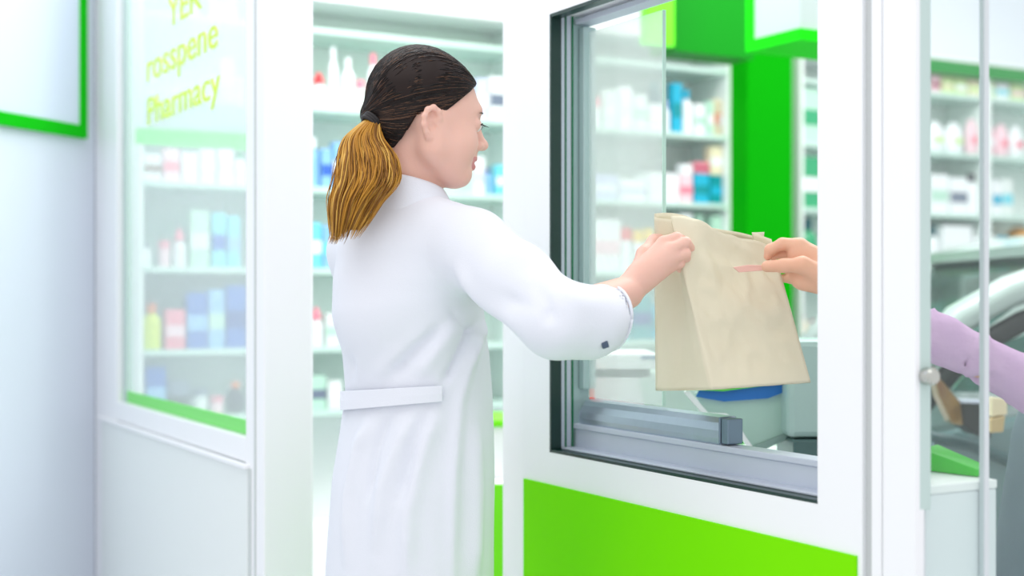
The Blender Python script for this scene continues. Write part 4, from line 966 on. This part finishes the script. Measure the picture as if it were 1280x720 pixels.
# orange jar at the right margin
jar = thing('orange_jar', jr, 'big rounded orange jar with blue collar on the shelf at the right margin', 'jar')
bm = B(); jY = 6.3; q = P(1284, 326, 6.25)
q = E2*(sS(1282, 4.47)+.0)+N2*4.51+UP*(LEV[3]+.0005)
tb_ = B(); lathe(tb_, q, [(.045, 0), (.05, .006), (.05, .03), (.03, .04)], 20); obj('jar_foot', tb_, mat('cream_red_foot', (236, 90, 60), .4), jar)
tb_ = B(); lathe(tb_, q+UP*.0405, [(.034, 0), (.038, .004), (.034, .018)], 20); obj('jar_collar', tb_, mat('royal_blue_collar', (40, 80, 190), .4), jar)
tb_ = B(); lathe(tb_, q+UP*.059, [(.03, 0), (.054, .014), (.070, .045), (.074, .085), (.068, .13), (.045, .165), (.01, .18)], 24); obj('jar_body', tb_, mat('warm_orange', (246, 176, 96), .35), jar, smooth=True)

# ================================================================== car beyond the glass
car = thing('car', (2.3, 4.0, 0), 'dark grey-green car with a pale windscreen pillar behind the right glass screen', 'car')
M_CAR = mat('grey_green_paint', (98, 128, 128), .25, coat=.5); M_CARL = mat('pale_grey_paint', (180, 196, 190), .3, coat=.4); M_BLK = mat('black_rubber', (16, 24, 26), .5)
YC = 3.25
def carpt(px, py): v = P(px, py, YC); return v
# side body outline (x, z)
prof = [(1.02, .30), (1.00, .55), (1.03, .80), (1.10, .93), (1.25, .985)]
bx = [(P(1165, 0, YC).x-.02)]
outl = [(.92, .32), (.90, .62), (.95, .82), (1.02, .925), (1.30, .985), (2.3, 1.02), (3.5, 1.0), (3.95, .95), (4.05, .7), (4.02, .35), (3.72, .30)]
arch1 = [(3.72-.02-.35*(1-math.cos(a*math.pi/8)), .30+.34*math.sin(a*math.pi/8)) for a in range(1, 9)]
arch2 = [(1.98-.35*(1-math.cos(a*math.pi/8)), .30+.34*math.sin(a*math.pi/8)) for a in range(0, 9)]
pl_ = outl+arch1+[(2.0, .30)]+arch2[1:]
bm = B(); f0 = [bm.verts.new((x_, YC, z_)) for x_, z_ in pl_]; f1 = [bm.verts.new((x_, YC+1.45, z_)) for x_, z_ in pl_]; n = len(pl_)
bm.faces.new(f0); bm.faces.new(f1[::-1])
for i in range(n): bm.faces.new((f0[i], f0[(i+1) % n], f1[(i+1) % n], f1[i]))
obj('body_shell', bm, M_CAR, car, bevel=.02)
pil = [(1.00, 1.16), (1.10, 1.245), (1.22, 1.31), (1.40, 1.375), (1.62, 1.425), (1.95, 1.46), (2.5, 1.47), (3.1, 1.43), (3.45, 1.33), (3.75, 1.05)]
pil[0] = (.97, 1.10)
for yy, nm in ((YC+.10, 'roof_rail'), (YC+1.35, 'roof_rail')):
    bm = B(); tube(bm, [(x_, yy, z_-.045) for x_, z_ in pil], [.05, .056, .058, .056, .054, .05, .05, .05, .05, .05], 12, flat=.7); obj(nm, bm, M_CARL, car, smooth=True)
    bm = B(); tube(bm, [(x_+.022, yy-.03 if yy < YC+1 else yy+.03, z_-.118) for x_, z_ in pil[:-1]], .027, 8); obj('window_seal', bm, M_BLK, car, smooth=True)
bm = B()
for a, b_ in zip(pil[3:8], pil[4:9]):
    vv = [bm.verts.new(v) for v in ((a[0], YC+.1, a[1]-.01), (b_[0], YC+.1, b_[1]-.01), (b_[0], YC+1.35, b_[1]-.01), (a[0], YC+1.35, a[1]-.01))]; bm.faces.new(vv)
rf = obj('roof', bm, M_CARL, car); so = rf.modifiers.new('solid', 'SOLIDIFY'); so.thickness = .03
bm = B(); tube(bm, [(1.06, YC+.065, 1.115), (1.25, YC+.06, 1.20), (1.5, YC+.06, 1.262), (2.0, YC+.06, 1.33), (2.6, YC+.06, 1.34)], .006, 6); obj('chrome_trim', bm, mat('pale_blue_chrome', (190, 214, 226), .2, metal=.6), car, smooth=True)
bm = B()
gl = [(1.08, 1.02), (1.16, 1.12), (1.4, 1.22), (1.9, 1.30), (2.2, 1.31), (2.2, 1.02)]
f0 = [bm.verts.new((x_, YC+.09, z_)) for x_, z_ in gl]; bm.faces.new(f0); o_ = obj('side_glass', bm, glass('car_glass', (150, 190, 184), .05, (150, 190, 184), .8), car); so = o_.modifiers.new('solid', 'SOLIDIFY'); so.thickness = .004
bm = B(); f0 = [bm.verts.new(v) for v in ((1.02, YC+.14, 1.06), (1.02, YC+1.3, 1.06), (1.42, YC+1.3, 1.36), (1.42, YC+.14, 1.36))]; bm.faces.new(f0); o_ = obj('windscreen', bm, MATS['car_glass'], car); so = o_.modifiers.new('solid', 'SOLIDIFY'); so.thickness = .005
bm = B(); obox(bm, Vector((2.2, YC+.04, 0)), X1, Y1, UP, 0, .09, 0, .05, 1.0, 1.42); obj('door_pillar', bm, M_BLK, car, bevel=.005)
bm = B(); obox(bm, Vector((1.25, YC-.006, 0)), X1, Y1, UP, 0, .96, 0, .0055, .40, .96); dr = obj('door', bm, mat('teal_grey_door', (84, 116, 118), .3, coat=.4), car, bevel=.004)
bm = B(); tube(bm, [(.96, YC-.008, .93), (1.1, YC-.010, .90), (1.24, YC-.012, .84), (1.6, YC-.012, .80), (2.2, YC-.012, .80)], .014, 8); obj('body_crease', bm, mat('deep_teal_crease', (52, 84, 86), .3), car, smooth=True)
for xx in (1.63, 3.35):
    for yy in (YC+.02, YC+1.23):
        bm = B(); lathe(bm, Vector((xx, yy, .305)), [(.20, 0), (.30, .005), (.305, .03), (.305, .17), (.30, .195), (.2, .2)], 28, ax=Y1, ex=X1, ey=UP); wh = obj('wheel', bm, M_BLK, car, smooth=False, bevel=.004)
        bm = B(); lathe(bm, Vector((xx, yy-.006 if yy < YC+1 else yy+.198, .305)), [(.19, 0), (.18, .01)], 24, ax=Y1, ex=X1, ey=UP); obj('hub_cap', bm, mat('hub_silver', (190, 196, 200), .3, metal=.7), wh)
# door mirror with gold reflective shell and dark housing
YM = 3.12
mr = plate('mirror_shell', [P(1166, 468, YM), P(1178, 476, YM), P(1200, 502, YM), P(1204, 532, YM), P(1190, 530, YM), P(1174, 496, YM)], .05, mat('bronze_mirror', (150, 124, 84), .15, metal=.85), car, .003)
plate('mirror_housing', [P(1202, 503, YM+.004), P(1238, 503, YM+.004), P(1240, 548, YM+.004), P(1222, 545, YM+.004), P(1204, 531, YM+.004)], .10, mat('near_black_housing', (20, 28, 28), .4), mr, .004)
plate('mirror_trim', [P(1200, 500, YM-.002), P(1238, 502, YM-.002), P(1238, 505, YM-.002), P(1201, 504, YM-.002)], .06, M_ALUL, mr, .0005)
bk_ = car
plate('cream_sheet', [P(1240, 497, 2.98), P(1259, 499, 2.98), P(1259, 518, 2.98), P(1240, 521, 2.98)], .03, mat('cream_paper', (238, 222, 184), .6), bk_, .001)
plate('tan_sheet', [P(1239, 524, 2.975), P(1257, 520, 2.975), P(1254, 540, 2.975), P(1239, 541, 2.975)], .03, mat('tan_paper', (206, 180, 130), .6), bk_, .001)
